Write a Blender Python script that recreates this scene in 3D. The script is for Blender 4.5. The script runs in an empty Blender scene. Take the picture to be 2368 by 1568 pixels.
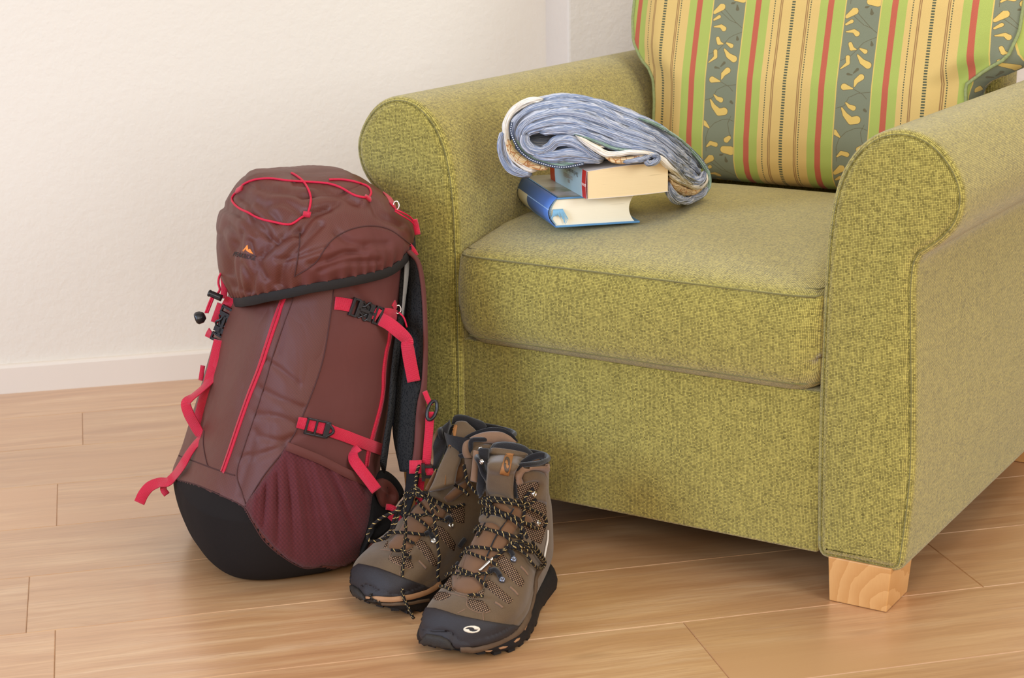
import bpy, bmesh, math, random
import numpy as np
from mathutils import Vector, Matrix
from mathutils.bvhtree import BVHTree
random.seed(7); RNG = np.random.default_rng(7)
SC = bpy.context.scene; COL = SC.collection
pi = math.pi

# ------------------------------------------------------------------ camera, world, lights, exposure
FPX, PITCH, ROLL = 4050.0, .261, -.0146
_c, _s = math.cos(ROLL), math.sin(ROLL); _cp, _sp = math.cos(PITCH), math.sin(PITCH)
FWD = np.array([0, _cp, -_sp]); _up = np.array([0, _sp, _cp]); _rt = np.array([1., 0, 0])
RT = _c*_rt + _s*_up; UP = -_s*_rt + _c*_up
CAM = np.array([0, 0, 1.0])
cd = bpy.data.cameras.new('camera'); cam = bpy.data.objects.new('camera', cd); COL.objects.link(cam)
cam.matrix_world = Matrix([[RT[0], UP[0], -FWD[0], CAM[0]], [RT[1], UP[1], -FWD[1], CAM[1]], [RT[2], UP[2], -FWD[2], CAM[2]], [0, 0, 0, 1]])
cd.sensor_width = 36; cd.lens = FPX/2368*36; cd.clip_start = .05
cd.dof.use_dof = True; cd.dof.focus_distance = 2.58; cd.dof.aperture_fstop = 9
SC.camera = cam
SC.view_settings.view_transform = 'Standard'; SC.view_settings.look = 'None'
SC.view_settings.gamma = 1; SC.view_settings.use_curve_mapping = False
SC.view_settings.exposure = 0.0
wd = bpy.data.worlds.new('room_light'); SC.world = wd; wd.use_nodes = True
wd.node_tree.nodes['Background'].inputs[0].default_value = (1.0, .91, .80, 1)
wd.node_tree.nodes['Background'].inputs[1].default_value = .55
def area(name, loc, target, sx, sy, power, color):
    l = bpy.data.lights.new(name, 'AREA'); l.shape = 'RECTANGLE'; l.size = sx; l.size_y = sy
    l.energy = power; l.color = color
    o = bpy.data.objects.new(name, l); COL.objects.link(o); o.location = loc
    o.rotation_euler = (Vector(target)-Vector(loc)).to_track_quat('-Z', 'Y').to_euler()
    return o
area('window_daylight', (-2.4, .75, 1.25), (-.4, 2.2, .0), 1.2, 1.1, 66, (.50, .69, 1.0))
area('side_window_daylight', (2.7, -.2, 1.7), (.5, 2.6, .4), 1.6, 1.5, 72, (.78, .87, 1.0))
area('rear_wall_fill', (-.4, -2.0, 2.2), (.7, 3.3, 1.0), 2.4, 1.4, 64, (1.0, .95, .87))  # added fill from behind the camera, brightens the right-hand wall
area('overhead_fill', (.9, 2.6, 2.7), (.8, 2.9, 0), 1.5, 1.5, 22, (1.0, .95, .86))  # added overhead fill standing in for ceiling bounce, lifts the seat top

def ray(x, y): return ((x-1184)/FPX)*RT - ((y-784)/FPX)*UP + FWD
def on_z(x, y, z=0.):
    d = ray(x, y); t = (z-1.0)/d[2]; return CAM + d*t
def on_plane(x, y, P, n):
    d = ray(x, y); return CAM + d*(np.dot(np.asarray(P)-CAM, n)/np.dot(d, n))
def proj(P):
    v = np.asarray(P)-CAM; z = v@FWD; return 1184+FPX*(v@RT)/z, 784-FPX*(v@UP)/z

# ------------------------------------------------------------------ object helpers
def link(name, me, mat=None, parent=None, loc=None):
    o = bpy.data.objects.new(name, me); COL.objects.link(o)
    if mat is not None: me.materials.append(mat)
    if parent is not None: o.parent = parent
    return o
def mesh(name, verts, faces, mat=None, parent=None, smooth=True, uv=None, recalc=False):
    """verts in world (or local) metres; uv: per-vertex (n,2) array"""
    me = bpy.data.meshes.new(name)
    me.from_pydata([tuple(map(float, v)) for v in verts], [], [tuple(int(i) for i in f) for f in faces])
    if recalc:
        bm = bmesh.new(); bm.from_mesh(me); bmesh.ops.recalc_face_normals(bm, faces=bm.faces); bm.to_mesh(me); bm.free()
    me.polygons.foreach_set('use_smooth', [smooth]*len(me.polygons))
    if uv is not None:
        lay = me.uv_layers.new(name='UVMap'); li = np.zeros(len(me.loops), np.int32); me.loops.foreach_get('vertex_index', li)
        lay.data.foreach_set('uv', np.asarray(uv, float)[li].ravel())
    me.update()
    return link(name, me, mat, parent)
def tag(o, label=None, cat=None, group=None, kind=None):
    if label: o['label'] = label
    if cat: o['category'] = cat
    if group: o['group'] = group
    if kind: o['kind'] = kind
    return o
def empty(name, loc=(0, 0, 0), rz=0.):
    o = bpy.data.objects.new(name, None); COL.objects.link(o); o.empty_display_size = .05
    o.location = loc; o.rotation_euler = (0, 0, rz); return o
def adopt(o, parent):
    """make o (modelled in world metres) a child of parent without moving it"""
    bpy.context.view_layer.update()
    o.parent = parent; o.matrix_parent_inverse = parent.matrix_world.inverted(); return o
def grid_faces(n, m, cu=False, cv=False):
    """vertex index = i*m+j ; cu closes i, cv closes j"""
    f = []
    for i in range(n if cu else n-1):
        for j in range(m if cv else m-1):
            a, b = i, (i+1) % n; c, d = j, (j+1) % m
            f.append((a*m+c, b*m+c, b*m+d, a*m+d))
    return f
def catmull(P, n, closed=False):
    P = np.asarray(P, float); N = len(P)
    if N < 3 and not closed:
        t = np.linspace(0, 1, n)[:, None]; return P[0]*(1-t)+P[-1]*t
    out = []; segs = N if closed else N-1
    for k in range(n):
        s = k/(n if closed else n-1)*segs; i = min(int(s), segs-1); t = s-i
        if closed: p0, p1, p2, p3 = P[(i-1) % N], P[i % N], P[(i+1) % N], P[(i+2) % N]
        else: p1, p2 = P[i], P[i+1]; p0 = P[i-1] if i > 0 else 2*p1-p2; p3 = P[i+2] if i+2 < N else 2*p2-p1
        out.append(.5*((2*p1)+(-p0+p2)*t+(2*p0-5*p1+4*p2-p3)*t*t+(-p0+3*p1-3*p2+p3)*t**3))
    return np.array(out)
def resample(P, n, closed=False):
    P = np.asarray(P, float); Q = np.vstack([P, P[:1]]) if closed else P
    L = np.r_[0, np.cumsum(np.linalg.norm(np.diff(Q, axis=0), axis=1))]
    t = np.linspace(0, L[-1], n+1)[:-1] if closed else np.linspace(0, L[-1], n)
    return np.stack([np.interp(t, L, Q[:, k]) for k in range(Q.shape[1])], 1)
def nrm(v): v = np.asarray(v, float); return v/max(1e-12, np.linalg.norm(v))
def frames(P, ref=None):
    P = np.asarray(P, float); T = np.gradient(P, axis=0); T /= np.maximum(np.linalg.norm(T, axis=1), 1e-9)[:, None]
    if ref is None: ref = np.array([0, 0, 1.]) if abs(T[0][2]) < .9 else np.array([1., 0, 0])
    N = [nrm(ref-np.dot(ref, T[0])*T[0])]
    for i in range(1, len(P)):
        v = N[-1]-np.dot(N[-1], T[i])*T[i]; N.append(nrm(v))
    N = np.array(N); return T, N, np.cross(T, N)
def tube(name, P, r, mat, parent=None, sides=8, closed=False, caps=True, flat=1.0, ref=None):
    P = np.asarray(P, float); n = len(P); T, N, B = frames(P, ref)
    r = np.broadcast_to(np.asarray(r, float), (n,)); a = np.linspace(0, 2*pi, sides, endpoint=False)
    V = (P[:, None, :] + r[:, None, None]*(np.cos(a)[None, :, None]*B[:, None, :]+flat*np.sin(a)[None, :, None]*N[:, None, :])).reshape(-1, 3)
    F = grid_faces(n, sides, closed, True)
    L = np.r_[0, np.cumsum(np.linalg.norm(np.diff(P, axis=0), axis=1))]
    uv = np.stack([np.repeat(L, sides), np.tile(a/(2*pi), n)], 1)
    if caps and not closed: F += [tuple(range(sides)), tuple(reversed(range((n-1)*sides, n*sides)))]
    return mesh(name, V, F, mat, parent, True, uv, recalc=True)
def tube_data(P, r, sides=6):
    P = np.asarray(P, float); n = len(P); T, N, B = frames(P); a = np.linspace(0, 2*pi, sides, endpoint=False)
    V = (P[:, None, :]+r*(np.cos(a)[None, :, None]*B[:, None, :]+np.sin(a)[None, :, None]*N[:, None, :])).reshape(-1, 3)
    return V, grid_faces(n, sides, False, True)
def smoothstep(a, b, x): t = np.clip((x-a)/(b-a), 0, 1); return t*t*(3-2*t)
def join_data(parts):
    V = []; F = []; o = 0
    for v, f in parts:
        V.append(np.asarray(v, float)); F += [tuple(i+o for i in q) for q in f]; o += len(v)
    return np.vstack(V), F
def box_data(c, s, M=None):
    c = np.asarray(c, float); s = np.asarray(s, float)/2
    V = np.array([[x, y, z] for x in (-1, 1) for y in (-1, 1) for z in (-1, 1)], float)*s
    if M is not None: V = V@np.asarray(M).T
    return V+c, [(0, 1, 3, 2), (4, 6, 7, 5), (0, 4, 5, 1), (2, 3, 7, 6), (0, 2, 6, 4), (1, 5, 7, 3)]
def bevel(o, w=.002, seg=2, ang=35):
    m = o.modifiers.new('bevel', 'BEVEL'); m.width = w; m.segments = seg; m.limit_method = 'ANGLE'; m.angle_limit = math.radians(ang); return o
_pn = RNG.random((64, 64, 64))
def noise3(p, s=1.0):
    """trilinear value noise, p (...,3) metres, s = frequency"""
    q = np.asarray(p, float)*s; i = np.floor(q).astype(int); f = q-i; f = f*f*(3-2*f); r = 0
    for dx in (0, 1):
        for dy in (0, 1):
            for dz in (0, 1):
                w = (f[..., 0] if dx else 1-f[..., 0])*(f[..., 1] if dy else 1-f[..., 1])*(f[..., 2] if dz else 1-f[..., 2])
                r = r+w*_pn[(i[..., 0]+dx) % 64, (i[..., 1]+dy) % 64, (i[..., 2]+dz) % 64]
    return r-.5
def inpoly(pts, poly):
    pts = np.asarray(pts, float); poly = np.asarray(poly, float); x, y = pts[:, 0], pts[:, 1]; r = np.zeros(len(pts), bool)
    j = len(poly)-1
    for i in range(len(poly)):
        xi, yi = poly[i]; xj, yj = poly[j]
        c = ((yi > y) != (yj > y)) & (x < (xj-xi)*(y-yi)/((yj-yi) if yj != yi else 1e-9)+xi); r ^= c; j = i
    return r

# ------------------------------------------------------------------ material helpers
class NT:
    def __init__(s, name):
        s.m = bpy.data.materials.new(name); s.m.use_nodes = True; s.t = s.m.node_tree; s.b = s.t.nodes['Principled BSDF']
    def nd(s, typ, **k):
        n = s.t.nodes.new(typ)
        for a, b in k.items(): setattr(n, a, b)
        return n
    def put(s, inp, v):
        if v is None: return
        if isinstance(v, bpy.types.NodeSocket): s.t.links.new(v, inp)
        elif isinstance(v, (tuple, list)):
            v = tuple(v)
            if inp.type == 'RGBA' and len(v) == 3: v = v+(1,)
            inp.default_value = v
        else: inp.default_value = v
    def M(s, op, a, b=None, c=None, clamp=False):
        n = s.nd('ShaderNodeMath', operation=op, use_clamp=clamp)
        for i, v in enumerate((a, b, c)): s.put(n.inputs[i], v)
        return n.outputs[0]
    def V(s, op, a, b=None, sc=None, out=0):
        n = s.nd('ShaderNodeVectorMath', operation=op); s.put(n.inputs[0], a); s.put(n.inputs[1], b)
        if sc is not None: s.put(n.inputs['Scale'], sc)
        return n.outputs['Value' if op in ('LENGTH', 'DOT_PRODUCT', 'DISTANCE') else 'Vector']
    def uv(s): return s.nd('ShaderNodeUVMap', uv_map='UVMap').outputs[0]
    def obj(s): return s.nd('ShaderNodeTexCoord').outputs['Object']
    def sep(s, v): n = s.nd('ShaderNodeSeparateXYZ'); s.put(n.inputs[0], v); return n.outputs
    def comb(s, x, y, z=0.): n = s.nd('ShaderNodeCombineXYZ'); s.put(n.inputs[0], x); s.put(n.inputs[1], y); s.put(n.inputs[2], z); return n.outputs[0]
    def noise(s, v, scale=5., detail=2., rough=.5, dist=0., col=False):
        n = s.nd('ShaderNodeTexNoise'); s.put(n.inputs['Vector'], v); s.put(n.inputs['Scale'], scale); s.put(n.inputs['Detail'], detail)
        s.put(n.inputs['Roughness'], rough); s.put(n.inputs['Distortion'], dist); return n.outputs[1 if col else 0]
    def mix(s, f, a, b, blend='MIX'):
        n = s.nd('ShaderNodeMix', data_type='RGBA', blend_type=blend); s.put(n.inputs[0], f); s.put(n.inputs[6], a); s.put(n.inputs[7], b); return n.outputs[2]
    def ramp(s, f, stops, interp='LINEAR'):
        n = s.nd('ShaderNodeValToRGB'); s.put(n.inputs[0], f); r = n.color_ramp; r.interpolation = interp
        while len(r.elements) < len(stops): r.elements.new(.5)
        for e, (p, c) in zip(r.elements, stops): e.position = p; e.color = tuple(c)+((1,) if len(c) == 3 else ())
        return n.outputs[0]
    def bump(s, h, strength=.3, dist=.001):
        n = s.nd('ShaderNodeBump'); s.put(n.inputs['Height'], h); n.inputs['Strength'].default_value = strength; n.inputs['Distance'].default_value = dist
        s.t.links.new(n.outputs[0], s.b.inputs['Normal']); return n
    def fin(s, col, rough=.8, metal=0., spec=.3, sheen=0., **k):
        s.put(s.b.inputs['Base Color'], col); s.put(s.b.inputs['Roughness'], rough); s.put(s.b.inputs['Metallic'], metal)
        s.put(s.b.inputs['Specular IOR Level'], spec)
        if sheen: s.put(s.b.inputs['Sheen Weight'], sheen); s.b.inputs['Sheen Roughness'].default_value = .5
        for a, b in k.items(): s.put(s.b.inputs[a], b)
        return s.m
def lin(r, g, b): return tuple(((c/255)/12.92 if c/255 < .04045 else ((c/255+.055)/1.055)**2.4) for c in (r, g, b))
def sat(n, x): return n.M('ADD', x, 0., clamp=True)
def sstep(n, lo, hi, x):
    q = n.nd('ShaderNodeMapRange', interpolation_type='SMOOTHSTEP'); n.put(q.inputs[0], x); q.inputs[1].default_value = lo; q.inputs[2].default_value = hi; return q.outputs[0]

def weave_mat(name, light, dark, p=.0016, slub=1., rough=.9, sheen=.5, depth=.0008, hue=None):
    """plain weave from two yarn tones; UV in metres"""
    n = NT(name); u = n.V('SCALE', n.uv(), sc=1/p); x, y, _ = n.sep(u)
    fx = n.M('FLOOR', x); fy = n.M('FLOOR', y); par = n.M('MODULO', n.M('ABSOLUTE', n.M('ADD', fx, fy)), 2.)
    w1 = n.noise(n.comb(n.M('MULTIPLY', fx, 3.7), n.M('MULTIPLY', y, .06)), 1., 2., .6)
    w2 = n.noise(n.comb(n.M('MULTIPLY', x, .06), n.M('MULTIPLY', fy, 3.7), 9.), 1., 2., .6)
    per = n.noise(n.comb(n.M('MULTIPLY', fx, 5.3), n.M('MULTIPLY', fy, 5.3)), 1., 0.)
    sel = n.nd('ShaderNodeMix', data_type='FLOAT'); n.put(sel.inputs[0], par); n.put(sel.inputs[2], w1); n.put(sel.inputs[3], w2)
    t = n.M('ADD', n.M('MULTIPLY', n.M('SUBTRACT', sel.outputs[0], .5), 2.2*slub), n.M('MULTIPLY', n.M('SUBTRACT', per, .5), 1.6))
    # across-yarn roundness; shade of the gaps between yarns also goes into the colour
    ax = n.M('ABSOLUTE', n.M('SINE', n.M('MULTIPLY', x, pi))); ay = n.M('ABSOLUTE', n.M('SINE', n.M('MULTIPLY', y, pi)))
    rd = n.M('MULTIPLY', ax, ay); t = n.M('ADD', t, n.M('MULTIPLY', n.M('SUBTRACT', rd, .40), 1.1))
    f = sstep(n, -.75, .75, t)
    big = n.noise(n.uv(), 4., 2.)
    c = n.mix(f, dark, light); c = n.mix(n.M('MULTIPLY', big, .18), c, hue or light)
    n.bump(rd, .7, depth)
    n.b.inputs['Sheen Tint'].default_value = (1, .92, .8, 1)
    return n.fin(c, rough, 0, .2, sheen)
def plain_mat(name, col, rough=.6, metal=0., spec=.4, nscale=0., namp=.15, bump=0., bs=400., sheen=0.):
    n = NT(name); c = col
    if nscale: c = n.mix(n.noise(n.obj(), nscale, 3.), tuple(v*(1-namp) for v in col), tuple(min(1, v*(1+namp)) for v in col))
    if bump: n.bump(n.noise(n.obj(), bs, 3.), bump, .001)
    return n.fin(c, rough, metal, spec, sheen)
# ------------------------------------------------------------------ setting: floor planks, wall, baseboard
A_ = .235
PD = np.array([math.cos(A_), math.sin(A_), 0]); QD = np.array([-math.sin(A_), math.cos(A_), 0])
WALLQ = 3.533
def wood_plank_mat():
    n = NT('oak_laminate'); u = n.uv(); x, y, _ = n.sep(u)
    rnd = n.nd('ShaderNodeObjectInfo').outputs['Random']
    off = n.M('MULTIPLY', rnd, 37.)
    v = n.comb(n.M('ADD', n.M('MULTIPLY', x, 1.8), off), n.M('MULTIPLY', y, 40.), off)
    wob = n.noise(n.comb(n.M('ADD', n.M('MULTIPLY', x, 3.), off), n.M('MULTIPLY', y, 9.), off), 1., 3., .55)
    g1 = n.noise(n.V('ADD', v, n.comb(0., n.M('MULTIPLY', wob, 3.))), 1., 5., .6, .4)
    v2 = n.comb(n.M('ADD', n.M('MULTIPLY', x, 14.), off), n.M('MULTIPLY', y, 420.), off)
    g2 = n.noise(v2, 1., 3., .65); g3 = n.noise(n.comb(n.M('ADD', n.M('MULTIPLY', x, 5.), off), n.M('MULTIPLY', n.M('ADD', y, n.M('MULTIPLY', wob, .02)), 110.), off), 1., 3., .6)
    big = n.noise(n.comb(n.M('ADD', n.M('MULTIPLY', x, 1.3), off), n.M('MULTIPLY', y, 5.), off), 1., 2.)
    c = n.ramp(g1, [(.25, lin(176, 126, 80)), (.45, lin(196, 146, 98)), (.58, lin(206, 160, 112)), (.75, lin(220, 180, 136))])
    c = n.mix(n.M('MULTIPLY', sstep(n, .35, .75, g3), .45), c, lin(176, 126, 86)); c = n.mix(n.M('MULTIPLY', sstep(n, .4, .8, g2), .55), c, lin(166, 114, 74)); c = n.mix(n.M('MULTIPLY', sstep(n, .62, .8, g3), .35), c, lin(226, 190, 154))
    c = n.mix(sstep(n, .52, .72, big), c, lin(196, 146, 100))
    kn = n.nd('ShaderNodeTexVoronoi', feature='F1'); n.put(kn.inputs['Vector'], n.comb(n.M('ADD', n.M('MULTIPLY', x, 2.2), off), n.M('MULTIPLY', y, 7.), off)); kn.inputs['Scale'].default_value = 1.
    k = n.M('SUBTRACT', 1., sstep(n, .015, .10, kn.outputs[0]), clamp=True)
    c = n.mix(n.M('MULTIPLY', k, .4), c, lin(120, 78, 48))
    tint = n.M('MULTIPLY', n.M('SUBTRACT', rnd, .5), .10)
    hs = n.nd('ShaderNodeHueSaturation'); n.put(hs.inputs['Color'], c); n.put(hs.inputs['Value'], n.M('ADD', 1., tint))
    n.bump(g2, .12, .0006)
    return n.fin(hs.outputs[0], n.M('ADD', .34, n.M('MULTIPLY', g2, .14)), 0, .9, **{'Coat Weight': 1.0, 'Coat Roughness': .28})
M_WOOD = wood_plank_mat()
M_SEAM = plain_mat('plank_joint_brown', lin(150, 100, 55), .8)  # plain brown under-layer that shows in the plank joints
fl = mesh('floor', [(-4, -1.2, -.012), (5, -1.2, -.012), (5, 6, -.012), (-4, 6, -.012)], [(0, 1, 2, 3)], M_SEAM, None, False)
tag(fl, kind='structure', label='pale oak laminate floor laid in long planks')
PW, PL, G = .206, 1.292, .00015
PAR = {0: -.06, 1: .42, 2: -.10, 3: .31, 4: -.137, 5: 1.194, 6: .741, 7: .22, 8: .9, 9: .5}
cache = {}
def plank_mesh(w, l):
    k = (round(w, 4), round(l, 4))
    if k in cache: return cache[k]
    b = .0011; V = []
    for z, i in ((-.012, 0), (-b, 0), (0, b)):
        V += [(i, i, z), (l-i, i, z), (l-i, w-i, z), (i, w-i, z)]
    F = [(8, 9, 10, 11)]
    for a in (0, 4):
        for j in range(4): F.append((a+j, a+(j+1) % 4, a+4+(j+1) % 4, a+4+j))
    me = bpy.data.meshes.new('plank'); me.from_pydata(V, [], F); lay = me.uv_layers.new(name='UVMap')
    for p in me.polygons:
        for li in p.loop_indices:
            c = me.vertices[me.loops[li].vertex_index].co; lay.data[li].uv = (c.x, c.y)
    me.materials.append(M_WOOD); cache[k] = me; return me
QB = 1.9035
for r in range(-4, 8):
    q0 = QB+r*PW; w = PW if q0+PW < WALLQ else WALLQ-q0
    par = {7: -.056-.4, 6: -.056, 5: -.006+.2, 4: -.099, 3: .35, 2: .5, 1: 1.194, 0: .741, -1: .3}.get(r, RNG.random()*1.2)
    if r == 2: par = .35
    if r == 3: par = .60
    if r == 1: par = -.137+PL*1.0-.0
    if r == 1: par = 1.194
    if r == 2: par = -.137
    if r == 4: par = -.0995
    if r == 3: par = .46
    for k in range(-2, 3):
        s = par+k*PL
        if s+PL < -1.5 or s > 2.6: continue
        o = bpy.data.objects.new('plank', plank_mesh(w-2*G, PL-2*G)); COL.objects.link(o)
        P = PD*(s+G)+QD*(q0+G); o.location = P; o.rotation_euler = (0, 0, A_); o.parent = fl

def wall_mat(name, col):
    n = NT(name); o = n.obj()
    h = n.M('ADD', n.noise(o, 55., 3., .5), n.M('MULTIPLY', n.noise(o, 160., 2.), .5))
    n.bump(h, .32, .004)
    return n.fin(n.mix(n.noise(o, 1.2, 2.), col, tuple(v*.97 for v in col)), .85, 0, .25)
M_WALL = wall_mat('painted_textured_wall', lin(234, 223, 207))
M_WALL2 = wall_mat('painted_recess_wall', lin(230, 220, 208))
def vert_quad(name, p0, p1, z0, z1, m, th=.08, back=None):
    """wall panel with thickness from p0 to p1 (xy), thickness away from camera"""
    p0 = np.array(p0, float); p1 = np.array(p1, float); d = nrm(p1-p0); nn = np.array([-d[1], d[0]])*th
    V = [(*p0, z0), (*p1, z0), (*(p1+nn), z0), (*(p0+nn), z0), (*p0, z1), (*p1, z1), (*(p1+nn), z1), (*(p0+nn), z1)]
    return mesh(name, V, [(0, 1, 5, 4), (1, 2, 6, 5), (2, 3, 7, 6), (3, 0, 4, 7), (4, 5, 6, 7), (3, 2, 1, 0)], m, None, False, recalc=True)
def pq(p, q): v = PD*p+QD*q; return v[:2]
pc = on_plane(1262, 50, QD*WALLQ, QD)@PD
w1 = vert_quad('wall_back', pq(-2.2, WALLQ), pq(pc+.02, WALLQ), -.01, 2.5, M_WALL); tag(w1, kind='structure', label='cream textured wall behind the backpack')
JUT = .17
w2 = vert_quad('wall_right', pq(pc, WALLQ-JUT), pq(pc+2.6, WALLQ-JUT), -.01, 2.5, M_WALL2, th=JUT+.06); tag(w2, kind='structure', label='projecting wall section behind the armchair')
bevel(w2, .006, 3)
# baseboard with softly rounded upper edge
M_BB = plain_mat('painted_baseboard', lin(234, 220, 204), .45, 0, .4)
def baseboard(name, p0, p1, q, h=.0585, t=.014):
    prof = [(0, 0), (-t, 0), (-t, h-.006), (-t+.002, h-.002), (-t+.006, h), (0, h)]
    V = []
    for p in (p0, p1):
        for a, z in prof: V.append((*(PD*p+QD*(q+a))[:2], z))
    F = [(i, (i+1) % 6, 6+(i+1) % 6, 6+i) for i in range(6)]+[tuple(range(6)), tuple(range(11, 5, -1))]
    return tag(mesh(name, V, F, M_BB, None, False, recalc=True), kind='structure', label='low painted baseboard along the wall')
baseboard('baseboard_back', -2.2, pc, WALLQ)
baseboard('baseboard_right', pc-.014, pc+2.6, WALLQ-JUT)

# ------------------------------------------------------------------ armchair
CB = -.562
CW = np.array([math.cos(CB), math.sin(CB), 0]); CDv = np.array([-math.sin(CB), math.cos(CB), 0])
CO = on_z(2049.4, 1417.4)
M_FAB = weave_mat('green_woven_upholstery', lin(203, 184, 92), lin(80, 70, 16), .0022, .6, hue=lin(186, 170, 84))
M_PIPE = weave_mat('green_seam_piping', lin(166, 154, 72), lin(84, 78, 24), .0014)
chair = empty('armchair', tuple(CO), CB)
tag(chair, 'green woven fabric armchair with rolled arms and pale wooden block feet', 'armchair')
# everything below in chair-local metres: x = width (u), y = depth (v), z
ARM = [(-.108, .092), (-.1095, .15), (-.111, .25), (-.1115, .37), (-.110, .44), (-.109, .49), (-.1065, .53), (-.1015, .567), (-.0925, .602), (-.077, .632),
       (-.057, .6535), (-.034, .667), (-.010, .6715), (.014, .668), (.037, .657), (.057, .638), (.072, .614), (.079, .590), (.077, .567), (.069, .547), (.055, .529),
       (.038, .515), (.0265, .507), (.0205, .495), (.019, .463), (.022, .397), (.026, .329), (.0285, .267), (.030, .22), (.0285, .167), (.0245, .115), (.0225, .092)]
ARMB = [(.0200, .072), (.012, .0625), (0, .060), (-.03, .060), (-.06, .060), (-.088, .060), (-.0995, .0625), (-.1065, .073)]
def prof_offset(P, d):
    P = np.asarray(P, float); n = len(P); out = []
    for i in range(n):
        t = nrm(P[(i+1) % n]-P[i-1]); out.append(P[i]+np.array([-t[1], t[0]])*(-d))
    return np.array(out)
def make_arm(mir):
    f = (lambda u: -.812-u) if mir else (lambda u: u)
    base = resample(catmull(ARM[:23], 70), 70); low = resample(catmull(ARM[23:], 26), 26); bot = resample(catmull([ARM[-1]]+ARMB+[ARM[0]], 40), 28)[1:-1]
    P = np.vstack([base, low, bot])                       # counter: inner side up, over, outer side down
    # orientation: clockwise in (u,z) -> outward offset = left normal sign
    area2 = np.sum(P[:, 0]*np.roll(P[:, 1], -1)-np.roll(P[:, 0], -1)*P[:, 1]); sg = 1 if area2 < 0 else -1
    DEP = .80; rings = []; vv = []
    R = .010
    for a in np.linspace(0, pi/2, 6):
        rings.append(prof_offset(P, -sg*(-R*(1-math.sin(a))) if False else sg*R*(1-math.sin(a)))); vv.append(.002+R*(1-math.cos(a)))
    for v in np.linspace(.04, DEP, 26): rings.append(P); vv.append(v)
    V = []; UV = []; n = len(P)
    L = np.r_[0, np.cumsum(np.linalg.norm(np.diff(P, axis=0), axis=1))]
    for rg, v in zip(rings, vv):
        puff = .003*math.sin(min(1, v/.5)*pi/2)
        for i, (u, z) in enumerate(rg):
            V.append((f(u), v, z)); UV.append((v, L[i]))
    F = grid_faces(len(rings), n, False, True)
    F.append(tuple(range((len(rings)-1)*n, len(rings)*n)))
    part = mesh('arm_cover', V, F, M_FAB, chair, True, UV, recalc=True)
    # front panel, slightly domed
    inner = rings[0]; V = []; UV = []; F = []
    steps = [(0, .002), (.0025, .0002), (.005, -.0012), (.008, -.002)]
    for d, v in steps:
        rg = prof_offset(inner, sg*d) if d else inner
        for u, z in rg: V.append((f(u), v, z)); UV.append((u, z))
    F = grid_faces(len(steps), n, False, True); F.append(tuple(range((len(steps)-1)*n, len(steps)*n)))
    mesh('front_panel', V, F, M_FAB, chair, True, UV, recalc=True)
    rp = rings[1]
    top = [i for i in range(n) if True]
    pp = [(f(u), .0035, z) for u, z in rp]
    i0 = 0; pth = pp[:70]+pp[70:]
    tube('piping', resample(np.array(pth), 220, True), .0013, M_PIPE, chair, 6, closed=True)
for mir in (False, True): make_arm(mir)
# crown seam where roll meets side is given by the crease of the profile

def loft_u(name, prof, us, scale_fn, mat, parent, closed=True, capuv=True):
    n = len(prof); V = []; UV = []; L = np.r_[0, np.cumsum(np.linalg.norm(np.diff(prof, axis=0), axis=1))]
    for u in us:
        q = scale_fn(u, prof)
        for i, (v, z) in enumerate(q): V.append((u, v, z)); UV.append((u, L[i]))
    F = grid_faces(len(us), n, False, closed)
    F += [tuple(range(n)), tuple(range((len(us)-1)*n, len(us)*n))]
    return mesh(name, V, F, mat, parent, True, UV, recalc=True)
# seat cushion
U0, U1 = -.703, -.1085
cprof = resample(catmull([(.035, .297), (.008, .300), (-.012, .316), (-.019, .345), (-.0205, .38), (-.017, .412), (-.008, .437), (.012, .449), (.04, .458), (.09, .468), (.16, .475), (.27, .480),
         (.40, .481), (.52, .474), (.60, .464), (.64, .44), (.65, .38), (.64, .31), (.60, .296), (.3, .296)], 260, True), 150, True)
def cush(u, p):
    s = (u-U0)/(U1-U0); e = min(s, 1-s)*(U1-U0); R = .050
    k = math.sqrt(max(0, 1-(1-min(1, e/R))**2)); q = p.copy(); c = np.array([.30, .375])
    inset = .026*(1-k); q[:, 0] = np.clip(q[:, 0], -1, 1)
    q[:, 0] += np.where(q[:, 0] < .1, inset, 0)*1.0
    q[:, 1] += np.where(q[:, 1] < .34, inset*.9, 0)
    crown = math.sin(pi*np.clip(s, 0, 1))**.6
    topw = smoothstep(.44, .47, q[:, 1]); q[:, 1] += topw*(.004*crown-.003)
    q[:, 1] -= np.where(q[:, 1] > .44, inset*.55, 0)*smoothstep(.43, .46, q[:, 1])
    return q
us = np.r_[np.linspace(U0, U0+.04, 12)[:-1], np.linspace(U0+.04, U1-.04, 40), np.linspace(U1-.04, U1, 12)[1:]]
seat = loft_u('seat_cushion', cprof, us, cush, M_FAB, chair)
def seamline(z, vguess, name='piping', rad=.0014):
    pts = []
    for u in us:
        q = cush(u, cprof); i = min((i for i in range(len(q)) if q[i, 0] < .05), key=lambda i: abs(q[i, 1]-z)); pts.append((u, q[i, 0]-.0008, z))
    tube(name, np.array(pts), rad, M_PIPE, chair, 6)
seamline(.437, 0); seamline(.4445, 0, 'piping', .0010); seamline(.312, 0, 'piping', .0013)
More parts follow.
